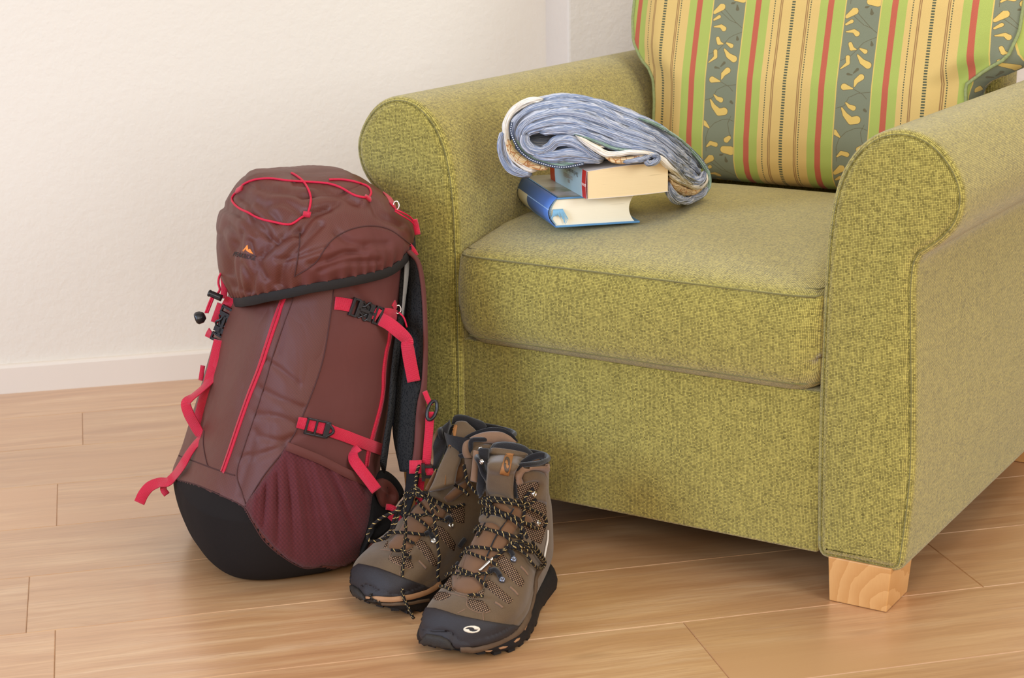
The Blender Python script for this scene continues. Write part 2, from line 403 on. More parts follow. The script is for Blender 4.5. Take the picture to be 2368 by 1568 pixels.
# front rail
def rbox(name, lo, hi, r, mat, parent, seg=.03, fn=None):
    lo = np.array(lo, float); hi = np.array(hi, float); bm = bmesh.new(); bmesh.ops.create_cube(bm, size=1)
    for v in bm.verts: v.co = Vector(tuple(np.where(np.array(v.co) > 0, hi, lo)))
    me = bpy.data.meshes.new(name); 
    bmesh.ops.bevel(bm, geom=list(bm.edges), offset=r, segments=4, affect='EDGES', profile=.5)
    ul = bm.loops.layers.uv.new('UVMap')
    for f in bm.faces:
        f.smooth = True; nx, ny, nz = map(abs, f.normal)
        for l in f.loops:
            c = l.vert.co; l[ul].uv = (c.y, c.z) if nx > max(ny, nz) else ((c.x, c.z) if ny >= nz else (c.x, c.y))
    bm.to_mesh(me); bm.free()
    return link(name, me, mat, parent)
rbox('front_rail', (-.705, .010, .0625), (-.107, .06, .300), .006, M_FAB, chair)
rbox('seat_base', (-.80, .05, .0615), (-.012, .92, .29), .006, plain_mat('underside_shade_black', lin(30, 26, 22), .9), chair)  # set low and coloured near-black to deepen the shade under the chair
rbox('backrest', (-.80, .775, .0625), (-.015, .93, .55), .03, M_FAB, chair)
rbox('backrest', (-.695, .78, .40), (-.117, .92, .93), .045, M_FAB, chair)
# feet
nl = NT('beech_foot_wood'); uvv = nl.obj(); x, y, z = nl.sep(uvv)
d = nl.V('LENGTH', nl.comb(nl.M('MULTIPLY', x, 1.1), nl.M('MULTIPLY', z, .8), nl.M('MULTIPLY', y, .45)))
rg = nl.M('FRACT', nl.M('ADD', nl.M('MULTIPLY', d, 55.), nl.M('MULTIPLY', nl.noise(uvv, 25., 3.), 1.2)))
g = nl.noise(nl.V('MULTIPLY', uvv, (900., 900., 60.)), 1., 2.)
cc = nl.mix(rg, lin(206, 148, 84), lin(224, 170, 106)); cc = nl.mix(nl.M('MULTIPLY', g, .3), cc, lin(190, 128, 66)); nl.bump(g, .1, .0004)
M_FOOT = nl.fin(cc, .42, 0, .45)
for (u, v) in ((0, 0), (-.812+.0, 0), (0, .72), (-.812, .72)):
    sx = 1 if u == 0 else -1
    V = []
    for z, e in ((0.0006, 0), (.066, .0045)):
        for a, b in ((-.084-e*.8, -e*.1), (e, -e*.1), (e, .084+e), (-.084-e*.8, .084+e)): V.append((a if sx == 1 else -.812-a, b+v, z))
    o = mesh('foot', V, [(0, 1, 2, 3), (4, 5, 6, 7), (0, 1, 5, 4), (1, 2, 6, 5), (2, 3, 7, 6), (3, 0, 4, 7)], M_FOOT, chair, False, recalc=True)
    bevel(o, .0012, 2)
# ------------------------------------------------------------------ striped back cushion
def stripe_mat():
    n = NT('striped_vine_brocade'); u, v, _ = n.sep(n.uv()); P0, PER = -.5754, .2425
    s = n.M('FRACT', n.M('ADD', n.M('DIVIDE', n.M('SUBTRACT', u, P0), PER), 10.))
    GR, RD, YE, BR, DK, GY = lin(178, 188, 96), lin(198, 102, 78), lin(226, 190, 118), lin(166, 126, 80), lin(92, 96, 74), lin(134, 136, 112)
    YL = lin(226, 194, 106)
    st = [(0, GY), (.240, YL), (.250, GR), (.318, RD), (.362, GR), (.423, YE), (.504, BR), (.512, YE), (.518, BR), (.526, YE), (.700, BR), (.708, YE), (.712, BR), (.720, YE), (.803, GR), (.861, RD), (.906, GR), (.985, YL), (.993, GY)]
    n1 = n.ramp(s, st[:19], 'CONSTANT')
    c = n1
    # dashed threads and bead column
    def col(lo, hi, per, duty):
        a = n.M('MULTIPLY', n.M('GREATER_THAN', s, lo), n.M('LESS_THAN', s, hi))
        return n.M('MULTIPLY', a, n.M('LESS_THAN', n.M('FRACT', n.M('DIVIDE', v, per)), duty))
    for lo, hi, per, duty in ((.463, .471, .0042, .62), (.595, .620, .0046, .6), (.733, .741, .0042, .62)): c = n.mix(col(lo, hi, per, duty), c, DK)
    # vine strip : X 0..262, Y 0..1230 in drawing units
    X = n.M('MULTIPLY', s, 262/.24); Y = n.M('MULTIPLY', n.M('FRACT', n.M('ADD', n.M('DIVIDE', n.M('SUBTRACT', .33+.0, v), .262), 5.)), 1230.)
    wob = n.noise(n.uv(), 900., 1.); X = n.M('ADD', X, n.M('MULTIPLY', n.M('SUBTRACT', wob, .5), 5.))
    p = n.comb(X, Y)
    def caps(pts):
        r = None
        for (x0, y0, r0), (x1, y1, r1) in zip(pts, pts[1:]):
            bx, by = x1-x0, y1-y0; bb = bx*bx+by*by
            pa = n.V('SUBTRACT', p, (x0, y0, 0.)); h = n.M('MULTIPLY', n.V('DOT_PRODUCT', pa, (bx, by, 0.)), 1/bb, clamp=True)
            q = n.V('SUBTRACT', pa, n.V('SCALE', (bx, by, 0.), sc=h)); d = n.M('SUBTRACT', n.V('LENGTH', q), n.M('MULTIPLY_ADD', h, r1-r0, r0))
            r = d if r is None else n.M('MINIMUM', r, d)
        return r
    leaves = [[(67, 25, 28), (11, 70, 14)], [(53, 105, 14), (13, 130, 8)], [(106, 200, 20), (80, 180, 14), (20, 187, 4)], [(63, 280, 14), (79, 315, 17), (114, 322, 4)], [(187, 335, 17), (145, 315, 6)],
              [(221, 440, 26), (173, 415, 20), (132, 365, 6)], [(56, 385, 16), (63, 430, 14), (10, 476, 4)], [(178, 535, 24), (145, 565, 18), (134, 605, 6)], [(54, 615, 25), (120, 625, 5)],
              [(137, 775, 20), (107, 765, 14), (77, 738, 5)], [(170, 865, 30), (126, 875, 28), (77, 830, 18), (48, 780, 6)], [(3, 970, 20), (46, 1005, 6)], [(203, 1095, 22), (226, 1075, 16)],
              [(110, 1140, 18), (66, 1130, 16), (33, 1160, 6)], [(180, 1175, 28), (240, 1180, 35)]]
    darks = [[(143, 475, 12), (116, 505, 5)], [(71, 515, 10), (107, 520, 4)], [(202, 38, 15), (195, 5, 4)], [(232, 280, 13), (225, 255, 4)], [(225, 785, 12), (238, 795, 8)], [(154, 1225, 12), (175, 1215, 4)], [(207, 1275, 15), (196, 1235, 4)]]
    stems = [[(93, 40), (207, 150), (262, 190)], [(60, 60), (150, 130), (218, 155)], [(262, 222), (200, 248), (162, 270), (112, 335), (71, 380), (3, 412)], [(236, 700), (203, 665), (131, 630)],
             [(258, 646), (164, 660), (96, 695), (66, 760), (0, 785)], [(255, 940), (210, 925), (165, 930), (92, 965), (42, 1020), (23, 1090), (27, 1200)], [(232, 900), (207, 960), (223, 1030), (240, 1060)]]
    def red(lst):
        r = None
        for x in lst: d = caps(x); r = d if r is None else n.M('MINIMUM', r, d)
        return r
    L = red(leaves); D2 = n.M('MINIMUM', red(darks), red([[(x, y, 2.2) for x, y in s_] for s_ in stems]))
    inv = n.M('MULTIPLY', n.M('LESS_THAN', s, .240), 1.)
    vc = n.mix(n.M('LESS_THAN', D2, 0.), GY, lin(112, 104, 78)); vc = n.mix(n.M('LESS_THAN', L, 4.), vc, lin(120, 104, 70)); vc = n.mix(n.M('LESS_THAN', L, 0.), vc, lin(232, 194, 108))
    c = n.mix(inv, c, vc)
    w = n.noise(n.V('MULTIPLY', n.uv(), (2600., 900., 1.)), 1., 2., .6); c = n.mix(n.M('MULTIPLY', w, .26), c, n.mix(1., c, (.55, .55, .45, 1), 'MULTIPLY'))
    tw = n.M('SINE', n.M('MULTIPLY', n.M('ADD', u, v), 2*pi/.0016)); n.bump(n.M('ADD', n.M('MULTIPLY', tw, .4), w), .35, .0005)
    return n.fin(c, .88, 0, .2, .1)
M_STR = stripe_mat()
pil = empty('back_cushion', tuple(CO), CB); tag(pil, 'plump back cushion striped in green, yellow and red with vine bands, leaning inside the armchair', 'cushion')
zs = np.r_[np.linspace(.4665, .50, 7), np.linspace(.51, .93, 44), np.linspace(.935, .955, 4)]
def eL(z): return np.interp(z, [.46, .60, .635, .655, .67, .70, .74, .80, .93, .96], [-.688, -.690, -.694, -.704, -.722, -.742, -.749, -.750, -.742, -.720])
def eR(z): return np.interp(z, [.46, .58, .62, .655, .68, .70, .74, .80, .93, .96], [-.120, -.120, -.124, -.128, -.098, -.066, -.052, -.050, -.056, -.08])
def fv(z): return np.interp(z, [.4665, .475, .49, .51, .55, .65, .78, .93, .945, .955], [.632, .612, .599, .592, .590, .600, .632, .690, .705, .73])
nu = 60; V = []; UV = []
arc = np.r_[0, np.cumsum(np.hypot(np.diff(zs), np.diff(fv(zs))))]
for i, z in enumerate(zs):
    a, b = eL(z), eR(z)
    for k in range(nu):
        t = k/(nu-1); u = a+(b-a)*t; e = min(t, 1-t)*(b-a)
        dv = .030*(1-smoothstep(0, .07, e)) - .006*math.sin(pi*t)
        lump = .004*float(noise3(np.array([[u*9, z*7, 3.1]]), 1.)[0])
        V.append((u, fv(z)+dv+lump, z)); UV.append((u, arc[i]))
mesh('front_cover', V, grid_faces(len(zs), nu), M_STR, pil, True, UV, recalc=True)
# side gussets and back
def gusset(edge, sgn, name='side_gusset'):
    V = []; UV = []; m = 10
    for i, z in enumerate(zs):
        u = edge(z); v0 = fv(z)+.030; open_ = smoothstep(.62, .70, z)
        for k in range(m):
            t = k/(m-1); bul = (.050*open_+.004)*math.sin(pi*min(1, t*1.0))*(1 if sgn > 0 else .35)
            V.append((u+sgn*bul, v0+t*.105, z+.0*t)); UV.append((u+sgn*(.006+t*.09)+(.02 if sgn > 0 else 0), arc[i]))
    return mesh(name, V, grid_faces(len(zs), m), M_STR, pil, True, UV, recalc=True)
gusset(eL, -1); gusset(eR, 1)
V = [(e(z), fv(z)+.132, z) for z in zs for e in (eL, eR)]
mesh('back_cover', V, grid_faces(len(zs), 2), M_STR, pil, True, [(v[0], v[2]) for v in V])
M_CORD = plain_mat('cushion_edge_cord', lin(150, 156, 104), .85, 0, .2, 300, .35)
for e, s_ in ((eL, -1), (eR, 1)):
    tube('edge_piping', np.array([(e(z)+s_*.0005, fv(z)+.029, z) for z in zs]), .0030, M_CORD, pil, 7)

# ------------------------------------------------------------------ books on the seat
def page_mat(name, col, dk):
    n = NT(name); x, y, z = n.sep(n.obj())
    g = n.noise(n.comb(n.M('MULTIPLY', x, 5.), n.M('MULTIPLY', y, 5.), n.M('MULTIPLY', z, 1900.)), 1., 3., .7)
    g2 = n.noise(n.comb(n.M('MULTIPLY', x, 14.), n.M('MULTIPLY', y, 14.), n.M('MULTIPLY', z, 420.)), 1., 2., .6)
    c = n.mix(n.M('MULTIPLY', g, .55), col, dk); c = n.mix(sstep(n, .72, .80, g2), c, tuple(v*.62 for v in dk)); n.bump(g, .4, .0005)
    return n.fin(c, .9, 0, .15)
M_PG1 = page_mat('cream_page_edges', lin(255, 244, 218), lin(240, 222, 186))
M_PG2 = page_mat('yellowed_page_edges', lin(252, 226, 178), lin(226, 192, 136))
M_BLUE = plain_mat('blue_cloth_cover', lin(92, 146, 190), .45, 0, .45, 300, .12)
def text_mesh(name, body, size, mat, parent, M, extrude=.0001, align='CENTER', shear=0., bold=0.):
    cu = bpy.data.curves.new(name, 'FONT'); cu.body = body; cu.size = size; cu.align_x = align; cu.align_y = 'CENTER'; cu.extrude = extrude; cu.shear = shear; cu.offset = bold
    t = bpy.data.objects.new(name+'_tmp', cu); COL.objects.link(t); dg = bpy.context.evaluated_depsgraph_get()
    me = bpy.data.meshes.new_from_object(t.evaluated_get(dg)); bpy.data.objects.remove(t); me.materials.clear(); me.name = name
    me.transform(M); return link(name, me, mat, parent)
# lower hardback
ZS = .4805
b0 = on_z(1270, 528, ZS); b1 = on_z(1480, 515, ZS); a1 = math.atan2(b1[1]-b0[1], b1[0]-b0[0])
bk1 = empty('book', tuple(b0), a1); tag(bk1, 'blue cloth hardback book lying flat on the seat under the paperback', 'book', 'books stacked on the seat')
W1, L1, T1, BT = float(np.hypot(*(b1-b0)[:2])), .205, .0455, .0028
def book_profile():
    """page block outline in (x,z): rounded spine at left, hollow fore edge at right"""
    P = []
    for t in np.linspace(0, 1, 17): P.append((W1-.008-.0085*math.sin(pi*t)**.8, BT+(T1-2*BT)*t))
    for t in np.linspace(1, 0, 15): P.append((.011-.0095*math.sin(pi*t), BT+(T1-2*BT)*t))
    return np.array(P)
bp = book_profile(); V = [(x, y, z) for y in (.0035, L1-.0035) for x, z in bp]; nn = len(bp)
mesh('page_block', V, grid_faces(2, nn, False, True)+[tuple(range(nn)), tuple(range(nn, 2*nn))], M_PG1, bk1, False, recalc=True)
def slab(name, poly, z0, z1, mat, parent, bw=.0008):
    n = len(poly); V = [(x, y, z) for z in (z0, z1) for x, y in poly]
    o = mesh(name, V, grid_faces(2, n, False, True)+[tuple(range(n)), tuple(range(n, 2*n))], mat, parent, False, recalc=True); bevel(o, bw, 2); return o
slab('cover_board', [(.010, 0), (W1, 0), (W1, L1), (.010, L1)], 0, BT, M_BLUE, bk1)
slab('cover_board', [(.012, 0), (W1+.003, 0), (W1+.003, L1), (.012, L1)], T1-BT, T1, M_BLUE, bk1)
# rounded spine cloth
sp = []
for t in np.linspace(0, 1, 19): sp.append((.0125-.0155*math.sin(pi*t)**.75, T1*t))
sp = np.array(sp); inn = sp+np.array([.0016, 0])
nS = NT('blue_spine_print'); x, y, z = nS.sep(nS.obj())
lab = nS.M('MULTIPLY', nS.M('GREATER_THAN', y, .125), nS.M('LESS_THAN', y, .185)); lab = nS.M('MULTIPLY', lab, nS.M('LESS_THAN', z, .030))
ln = nS.M('LESS_THAN', nS.M('ABSOLUTE', nS.M('SUBTRACT', z, .029)), .0006)
cS = nS.mix(sstep(nS, .0, .12, y), lin(84, 124, 196), lin(58, 84, 120)); cS = nS.mix(ln, cS, lin(150, 180, 215)); cS = nS.mix(lab, cS, lin(206, 194, 158)); M_SPN = nS.fin(cS, .4, 0, .45)
V = []; 
for y in np.linspace(0, L1, 8):
    for q in (sp, inn[::-1]):
        for xx, zz in q: V.append((xx, y, zz))
m2 = 38
mesh('spine', V, grid_faces(8, m2, False, True)+[tuple(range(m2)), tuple(range(7*m2, 8*m2))], M_SPN, bk1, True, recalc=True)
# picture on the cover (muted landscape print)
nC = NT('cover_landscape_print'); x, y, z = nC.sep(nC.obj()); cz = nC.noise(nC.V('MULTIPLY', nC.obj(), (25., 45., 1.)), 1., 4., .6)
cc = nC.ramp(nC.M('ADD', nC.M('MULTIPLY', y, 4.2), nC.M('MULTIPLY', nC.M('SUBTRACT', cz, .5), .5)), [(.0, lin(150, 140, 110)), (.14, lin(196, 180, 178)), (.26, lin(128, 124, 84)), (.42, lin(176, 168, 150)), (.8, lin(140, 134, 118))])
cc = nC.mix(nC.M('MULTIPLY', nC.M('GREATER_THAN', x, .065), nC.M('LESS_THAN', y, .02)), cc, lin(160, 148, 100)); M_CVP = nC.fin(cc, .35, 0, .5)
mesh('cover_print', [(.016, .0012, T1+.0003), (W1+.0015, .0012, T1+.0003), (W1+.0015, L1-.001, T1+.0003), (.016, L1-.001, T1+.0003)], [(0, 1, 2, 3)], M_CVP, bk1, False)
# headband stitching and frayed ribbon
parts = []
for t in np.linspace(.06, .97, 26):
    xx = .0118-.0105*math.sin(pi*t)**.8; parts.append(box_data((xx+.0012, .0028, BT+(T1-2*BT)*t), (.0030, .0014, .0006)))
v_, f_ = join_data(parts); tag(mesh('headband', v_, f_, plain_mat('blue_white_headband', lin(108, 160, 190), .7), bk1, False), label='striped blue headband')
parts = []
for k in range(34):
    t = k/33; x0 = .0065+.0155*t; x1 = .003+.026*t+RNG.normal()*.0008; zb = .004+.014*abs(math.sin(pi*t*1.0+.5))+RNG.random()*.004
    P = np.array([(x0, .0032, .0275), (x0, -.0008, .0262), ((x0+x1)/2, -.0012, .019), (x1, -.0006, zb)]); parts.append(tube_data(catmull(P, 7), .00048, 4))
v_, f_ = join_data(parts); tag(mesh('ribbon_tail', v_, f_, plain_mat('pale_blue_ribbon', lin(140, 190, 218), .6), bk1), kind='stuff')

# upper paperback
Z2 = ZS+T1+.0005
c0 = on_z(1358, 461, Z2); c1 = on_z(1546, 449, Z2); c2 = on_z(1233, 431, Z2)
a2 = math.atan2(c1[1]-c0[1], c1[0]-c0[0]); W2 = float(np.hypot(*(c1-c0)[:2]))
bk2 = empty('book', tuple(c0), a2); tag(bk2, 'thick white paperback with a red and pale blue spine, on top of the blue hardback', 'book', 'books stacked on the seat')
T2, L2 = .042, .19
sk = 0.0
def pb(t, s):   # slightly bowed paperback: z sag along x
    return .0035*math.sin(pi*min(1, t*1.15))*0
def bowed(name, z0, z1, x0, x1, y0, y1, mat, nx=24, par=bk2, bow0=.004, bow1=.006):
    V = []
    for y in (y0, y1):
        for k in range(nx):
            t = k/(nx-1); x = x0+(x1-x0)*t
            V.append((x, y, z0+(0 if z0 < .004 else 0)+bow0*t**2.2*(1 if z0 < T2/2 else 0)+(bow1*math.sin(min(1, t*1.5)*pi/2) if z0 >= T2/2 else 0)))
        for k in range(nx-1, -1, -1):
            t = k/(nx-1); x = x0+(x1-x0)*t
            V.append((x, y, z1+(bow1*math.sin(min(1, t*1.5)*pi/2) if z1 > T2/2 else bow0*t**2.2)))
    n = 2*nx; F = grid_faces(2, n, False, True)+[tuple(range(n)), tuple(range(n, 2*n))]
    return mesh(name, V, F, mat, par, False, recalc=True)
M_WCOV = plain_mat('white_paperback_cover', lin(238, 226, 218), .45, 0, .4)
bowed('page_block', .0006, T2-.0006, .0012, W2-.001, .0008, L2-.0008, M_PG2)
bowed('front_cover', T2-.0006, T2, .0, W2, 0, L2, M_WCOV); bowed('back_cover', 0, .0006, .0, W2, 0, L2, M_WCOV)
nP = NT('paperback_spine_print'); x, y, z = nP.sep(nP.obj())
cP = nP.mix(nP.M('LESS_THAN', y, .0215), lin(180, 202, 204), lin(206, 40, 42)); cP = nP.mix(nP.M('GREATER_THAN', y, L2-.026), cP, lin(170, 50, 20)); cP = nP.mix(nP.M('LESS_THAN', y, .0022), cP, lin(232, 226, 216))
cP = nP.mix(nP.M('LESS_THAN', nP.M('ABSOLUTE', nP.M('SUBTRACT', y, .0228)), .0011), cP, lin(190, 214, 228)); M_PSP = nP.fin(cP, .4, 0, .45)
bowV = [(-.0006-.0012*math.sin(pi*t), y, T2*t) for y in (0, L2) for t in np.linspace(0, 1, 9)]+[(.0006, y, T2*t) for y in (0, L2) for t in np.linspace(0, 1, 9)]
mesh('spine', bowV, grid_faces(2, 9)+[(18+a, 18+b, 18+c, 18+d) for a, b, c, d in grid_faces(2, 9)], M_PSP, bk2, True, recalc=True)
def spine_M(y, z): # text on the spine, reading upside down; plane x=const facing -x
    R = Matrix(((0, 0, -1, 0), (1, 0, 0, 0), (0, -1, 0, 0), (0, 0, 0, 1)))
    R = Matrix(((0, 0, -1), (1, 0, 0), (0, -1, 0))).to_4x4()
    return Matrix.Translation((-.0019, y, z)) @ R
M_INK = plain_mat('grey_ink', lin(128, 132, 124), .6); M_INK2 = plain_mat('faded_rose_ink', lin(172, 164, 152), .6); M_INKW = plain_mat('white_ink', lin(250, 226, 214), .6)
text_mesh('lettering', 'Die Frau des Germanen', .0098, M_INK, bk2, spine_M(.088, .0305)); text_mesh('lettering', 'KAMMERER', .0092, M_INK2, bk2, spine_M(.092, .0205)); text_mesh('lettering', 'IRIS', .0072, M_INK2, bk2, spine_M(.088, .0135))
text_mesh('lettering', 'ROMAN', .0062, M_INKW, bk2, spine_M(.0110, .0205))
text_mesh('lettering', 'DIE FRAU DES GERMANEN', .0075, plain_mat('brown_ink', lin(150, 130, 108), .6), bk2, Matrix.Translation((.075, .028, T2+.0072)) @ Matrix.Rotation(pi, 4, 'Z'))
# ------------------------------------------------------------------ tracing helpers: points of the photograph carried onto modelled surfaces
from mathutils.geometry import delaunay_2d_cdt
class Surf:
    def __init__(s, objs):
        V = []; F = []; o = 0
        for ob in objs:
            me = ob.data if hasattr(ob, 'data') else ob
            V += [tuple(v.co) for v in me.vertices]; F += [tuple(i+o for i in p.vertices) for p in me.polygons]; o = len(V)
        s.b = BVHTree.FromPolygons(V, F)
    def hit(s, x, y):
        d = Vector(ray(x, y)); L = d.length; h = s.b.ray_cast(Vector(CAM), d/L)
        if h[0] is None: return None
        n = h[1]; n = -n if n.dot(d) > 0 else n
        return np.array(h[0]), np.array(n)
    def hitc(s, x, y, cx, cy):
        for k in range(14):
            h = s.hit(x, y)
            if h: return h
            x += (cx-x)*.06; y += (cy-y)*.06
        p, n, _, _ = s.b.find_nearest(Vector(CAM+ray(x, y)*2.4)); n = np.array(n); return np.array(p), (n if np.dot(n, ray(x, y)) < 0 else -n)
def at(x, y, d): return CAM + ray(x, y)*d
def trace(S, px, n, off=.001, cubic=True):
    P = catmull(px, n) if cubic else resample(px, n); c = P.mean(0); out = []; nn = []
    for x, y in P:
        p, m = S.hitc(x, y, *c); out.append(p+m*off); nn.append(m)
    out = np.array(out); nn = np.array(nn)
    for _ in range(2):
        nn[1:-1] = (nn[:-2]+nn[1:-1]*2+nn[2:])/4
    return out, nn/np.linalg.norm(nn, axis=1)[:, None]
def seam(name, S, px, r, mat, parent, n=40, off=.0003, sides=6, cubic=True):
    P, _ = trace(S, px, n, off, cubic); return tube(name, P, r, mat, parent, sides)
def ribbon(name, P, N, w, th, mat, parent, round_=True):
    """webbing: box section w x th, N = face normals"""
    P = np.asarray(P, float); N = np.asarray(N, float); n = len(P); T = np.gradient(P, axis=0); T /= np.maximum(np.linalg.norm(T, axis=1), 1e-9)[:, None]
    B = np.cross(T, N); B /= np.maximum(np.linalg.norm(B, axis=1), 1e-9)[:, None]; N = np.cross(B, T)
    w = np.broadcast_to(np.asarray(w, float), (n,))[:, None]
    pr = [(-.5, -.5), (-.5, .3), (-.46, .5), (0, .62), (.46, .5), (.5, .3), (.5, -.5)]
    V = np.stack([P+B*w*a+N*th*b for a, b in pr], 1).reshape(-1, 3)
    L = np.r_[0, np.cumsum(np.linalg.norm(np.diff(P, axis=0), axis=1))]; W = float(np.mean(w))
    uv = np.stack([np.repeat(L, 7), np.tile([a*W for a, b in pr], n)], 1)
    F = grid_faces(n, 7, False, True)+[tuple(range(7)), tuple(range((n-1)*7, n*7))]
    o = mesh(name, V, F, mat, parent, True, uv, recalc=True); return o
def patch(name, S, poly, mat, parent, th=.001, step=5., edge=.0004, closed_skirt=True, cubic=False, puff=0.):
    poly = np.asarray(poly, float); L = np.linalg.norm(np.roll(poly, -1, 0)-poly, axis=1).sum(); nb = max(8, int(L/step*1.3))
    bd = catmull(poly, nb, True) if cubic else resample(poly, nb, True); c = bd.mean(0)
    gx = np.arange(bd[:, 0].min(), bd[:, 0].max(), step); gy = np.arange(bd[:, 1].min(), bd[:, 1].max(), step)
    G = np.array([(x+(step/2 if j % 2 else 0), y) for j, y in enumerate(gy) for x in gx]); 
    if len(G):
        G = G[inpoly(G, bd)]
        if len(G): G = G[[np.min(np.hypot(*(bd-g).T)) > step*.55 for g in G]]
    pts = np.vstack([bd, G]) if len(G) else bd
    r = delaunay_2d_cdt([Vector(p) for p in pts], [], [list(range(nb))], 1, 1e-4)
    V2 = [np.array(v) for v in r[0]]; F = [tuple(f) for f in r[2]]; V = []; UV = []
    dist = [min(np.hypot(*(bd-v).T)) for v in V2]; mx = max(dist) if dist else 1
    bset = []
    for i, v in enumerate(V2):
        p, m = S.hitc(v[0], v[1], *c); e = min(1, dist[i]/(step*1.2)); V.append(p+m*(edge+(th-edge)*e+puff*math.sqrt(max(0, min(1, dist[i]/max(mx, 1e-6)))))); UV.append((v[0]/1600, -v[1]/1600))
        if dist[i] < 1e-2: bset.append(i)
    # skirt: boundary edges pushed into the surface
    cnt = {}
    for f in F:
        for a, b in zip(f, f[1:]+f[:1]): cnt[(a, b)] = 1
    be = [e for e in cnt if (e[1], e[0]) not in cnt]; mp = {}
    for a in {i for e in be for i in e}:
        p, m = S.hitc(V2[a][0], V2[a][1], *c); mp[a] = len(V); V.append(p-m*.0008); UV.append(UV[a])
    F += [(b, a, mp[a], mp[b]) for a, b in be]
    return mesh(name, V, F, mat, parent, True, UV)

# ------------------------------------------------------------------ backpack
def cloth_mat(name, col, dk, grid=0., p=.0007, rough=.62, sheen=.1, bumpd=.0004, spec=.35, wr=0.):
    n = NT(name); u = n.uv(); x, y, _ = n.sep(u)
    tw = n.M('SINE', n.M('MULTIPLY', n.M('ADD', x, n.M('MULTIPLY', y, .6)), 2*pi/p)); f = n.noise(n.V('SCALE', u, sc=1400.), 1., 2., .7)
    big = n.noise(u, 9., 3., .5)
    c = n.mix(n.M('ADD', n.M('MULTIPLY', f, .5), n.M('MULTIPLY', big, .45)), dk, col)
    h = n.M('ADD', n.M('MULTIPLY', tw, .4), f)
    if grid:
        gx = n.M('ABSOLUTE', n.M('SINE', n.M('MULTIPLY', n.M('ADD', x, y), pi/grid))); gy = n.M('ABSOLUTE', n.M('SINE', n.M('MULTIPLY', n.M('SUBTRACT', x, y), pi/grid)))
        g = n.M('LESS_THAN', n.M('MINIMUM', gx, gy), .16); c = n.mix(n.M('MULTIPLY', g, .22), c, tuple(min(1, v*1.9+.01) for v in col)); h = n.M('ADD', h, n.M('MULTIPLY', g, 1.2))
    b1 = n.bump(h, .35, bumpd)
    if wr:
        q = n.noise(n.V('MULTIPLY', n.obj(), (16., 16., 9.)), 1., 2., .5, .3); rg = n.M('ABSOLUTE', n.M('SUBTRACT', q, .5)); b2 = n.nd('ShaderNodeBump'); n.put(b2.inputs['Height'], rg); b2.inputs['Strength'].default_value = wr; b2.inputs['Distance'].default_value = .03
        n.t.links.new(b2.outputs[0], b1.inputs['Normal'])
    return n.fin(c, rough, 0, spec, sheen)
M_RIP = cloth_mat('brown_ripstop_nylon', lin(110, 52, 38), lin(66, 28, 20), .0042, rough=.47, spec=.5, sheen=0., wr=.2)
M_SIDE = cloth_mat('brown_plain_nylon', lin(112, 54, 44), lin(80, 36, 30), 0, rough=.6, sheen=.05, wr=.12)
M_BASE = cloth_mat('black_base_nylon', lin(40, 33, 29), lin(24, 19, 18), 0, rough=.85, spec=.15, sheen=0.)
M_BLK = plain_mat('black_padding_fabric', lin(28, 26, 26), .85, 0, .2, 260, .3, .4, 900)
nw = NT('red_webbing'); x, y, _ = nw.sep(nw.uv()); r1 = nw.M('SINE', nw.M('MULTIPLY', x, 2*pi/.0014)); r2 = nw.M('ABSOLUTE', nw.M('SINE', nw.M('MULTIPLY', y, 2*pi/.0040)))
nw.bump(nw.M('ADD', r1, r2), .55, .0004); M_RED = nw.fin(nw.mix(sstep(nw, -1., 1., r1), lin(184, 8, 40), lin(218, 16, 60)), .5, 0, .4, .2)
M_REDC = plain_mat('red_cord', lin(206, 22, 58), .55, 0, .35, 900, .25, .5, 1500)
M_PLAS = plain_mat('black_buckle_plastic', lin(30, 26, 26), .32, 0, .5)
M_MET = plain_mat('silver_metal', lin(215, 208, 200), .22, 1., .5)
M_STI = plain_mat('dark_seam_thread', lin(74, 40, 36), .8)
M_PIPB = plain_mat('black_hem_binding', lin(38, 33, 30), .75, 0, .25, 500, .2, .3, 1500)
TH = math.radians(22); BH = np.array([math.cos(TH), math.sin(TH), 0]); BS = np.array([math.sin(TH), -math.cos(TH), 0])
LB = [(560, 620), (532, 680), (522, 700), (508, 740), (492, 800), (470, 870), (455, 930), (437, 990), (420, 1040), (400, 1080), (391, 1110), (389, 1135), (391, 1170)]
RB = [(940, 560), (938, 590), (935, 640), (928, 700), (920, 760), (911, 820), (907, 880), (903, 950), (894, 1020), (884, 1060), (877, 1100), (872, 1150), (868, 1220)]
LL = [(640, 396), (610, 400), (575, 408), (548, 428), (533, 456), (512, 488), (501, 530), (499, 565), (504, 610), (514, 650), (524, 680), (530, 700)]
RL = [(700, 396), (790, 408), (840, 420), (880, 441), (905, 462), (930, 493), (950, 520), (960, 545), (962, 562), (957, 590), (950, 640), (945, 700)]
def fx(tab, y): t = sorted((b, a) for a, b in tab); return np.interp(y, [q[0] for q in t], [q[1] for q in t])
NA = 360; ANG = np.linspace(0, 2*pi, NA, endpoint=False)   # 0 = back (+h), pi/2 = visible side (+s)
def sect(z, o, k, a=.150, b=.112, n=2.9, kb=None):
    c, s = np.cos(ANG), np.sin(ANG); r = (np.abs(c)**n+np.abs(s)**n)**(-1/n)
    return np.array([-.350, 2.545, z])+BH*o+(b*(kb or k)*r*c)[:, None]*BH+(a*k*r*s)[:, None]*BS
def P2(P): v = P-CAM; zc = v@FWD; return np.stack([1184+FPX*(v@RT)/zc, 784-FPX*(v@UP)/zc], 1)
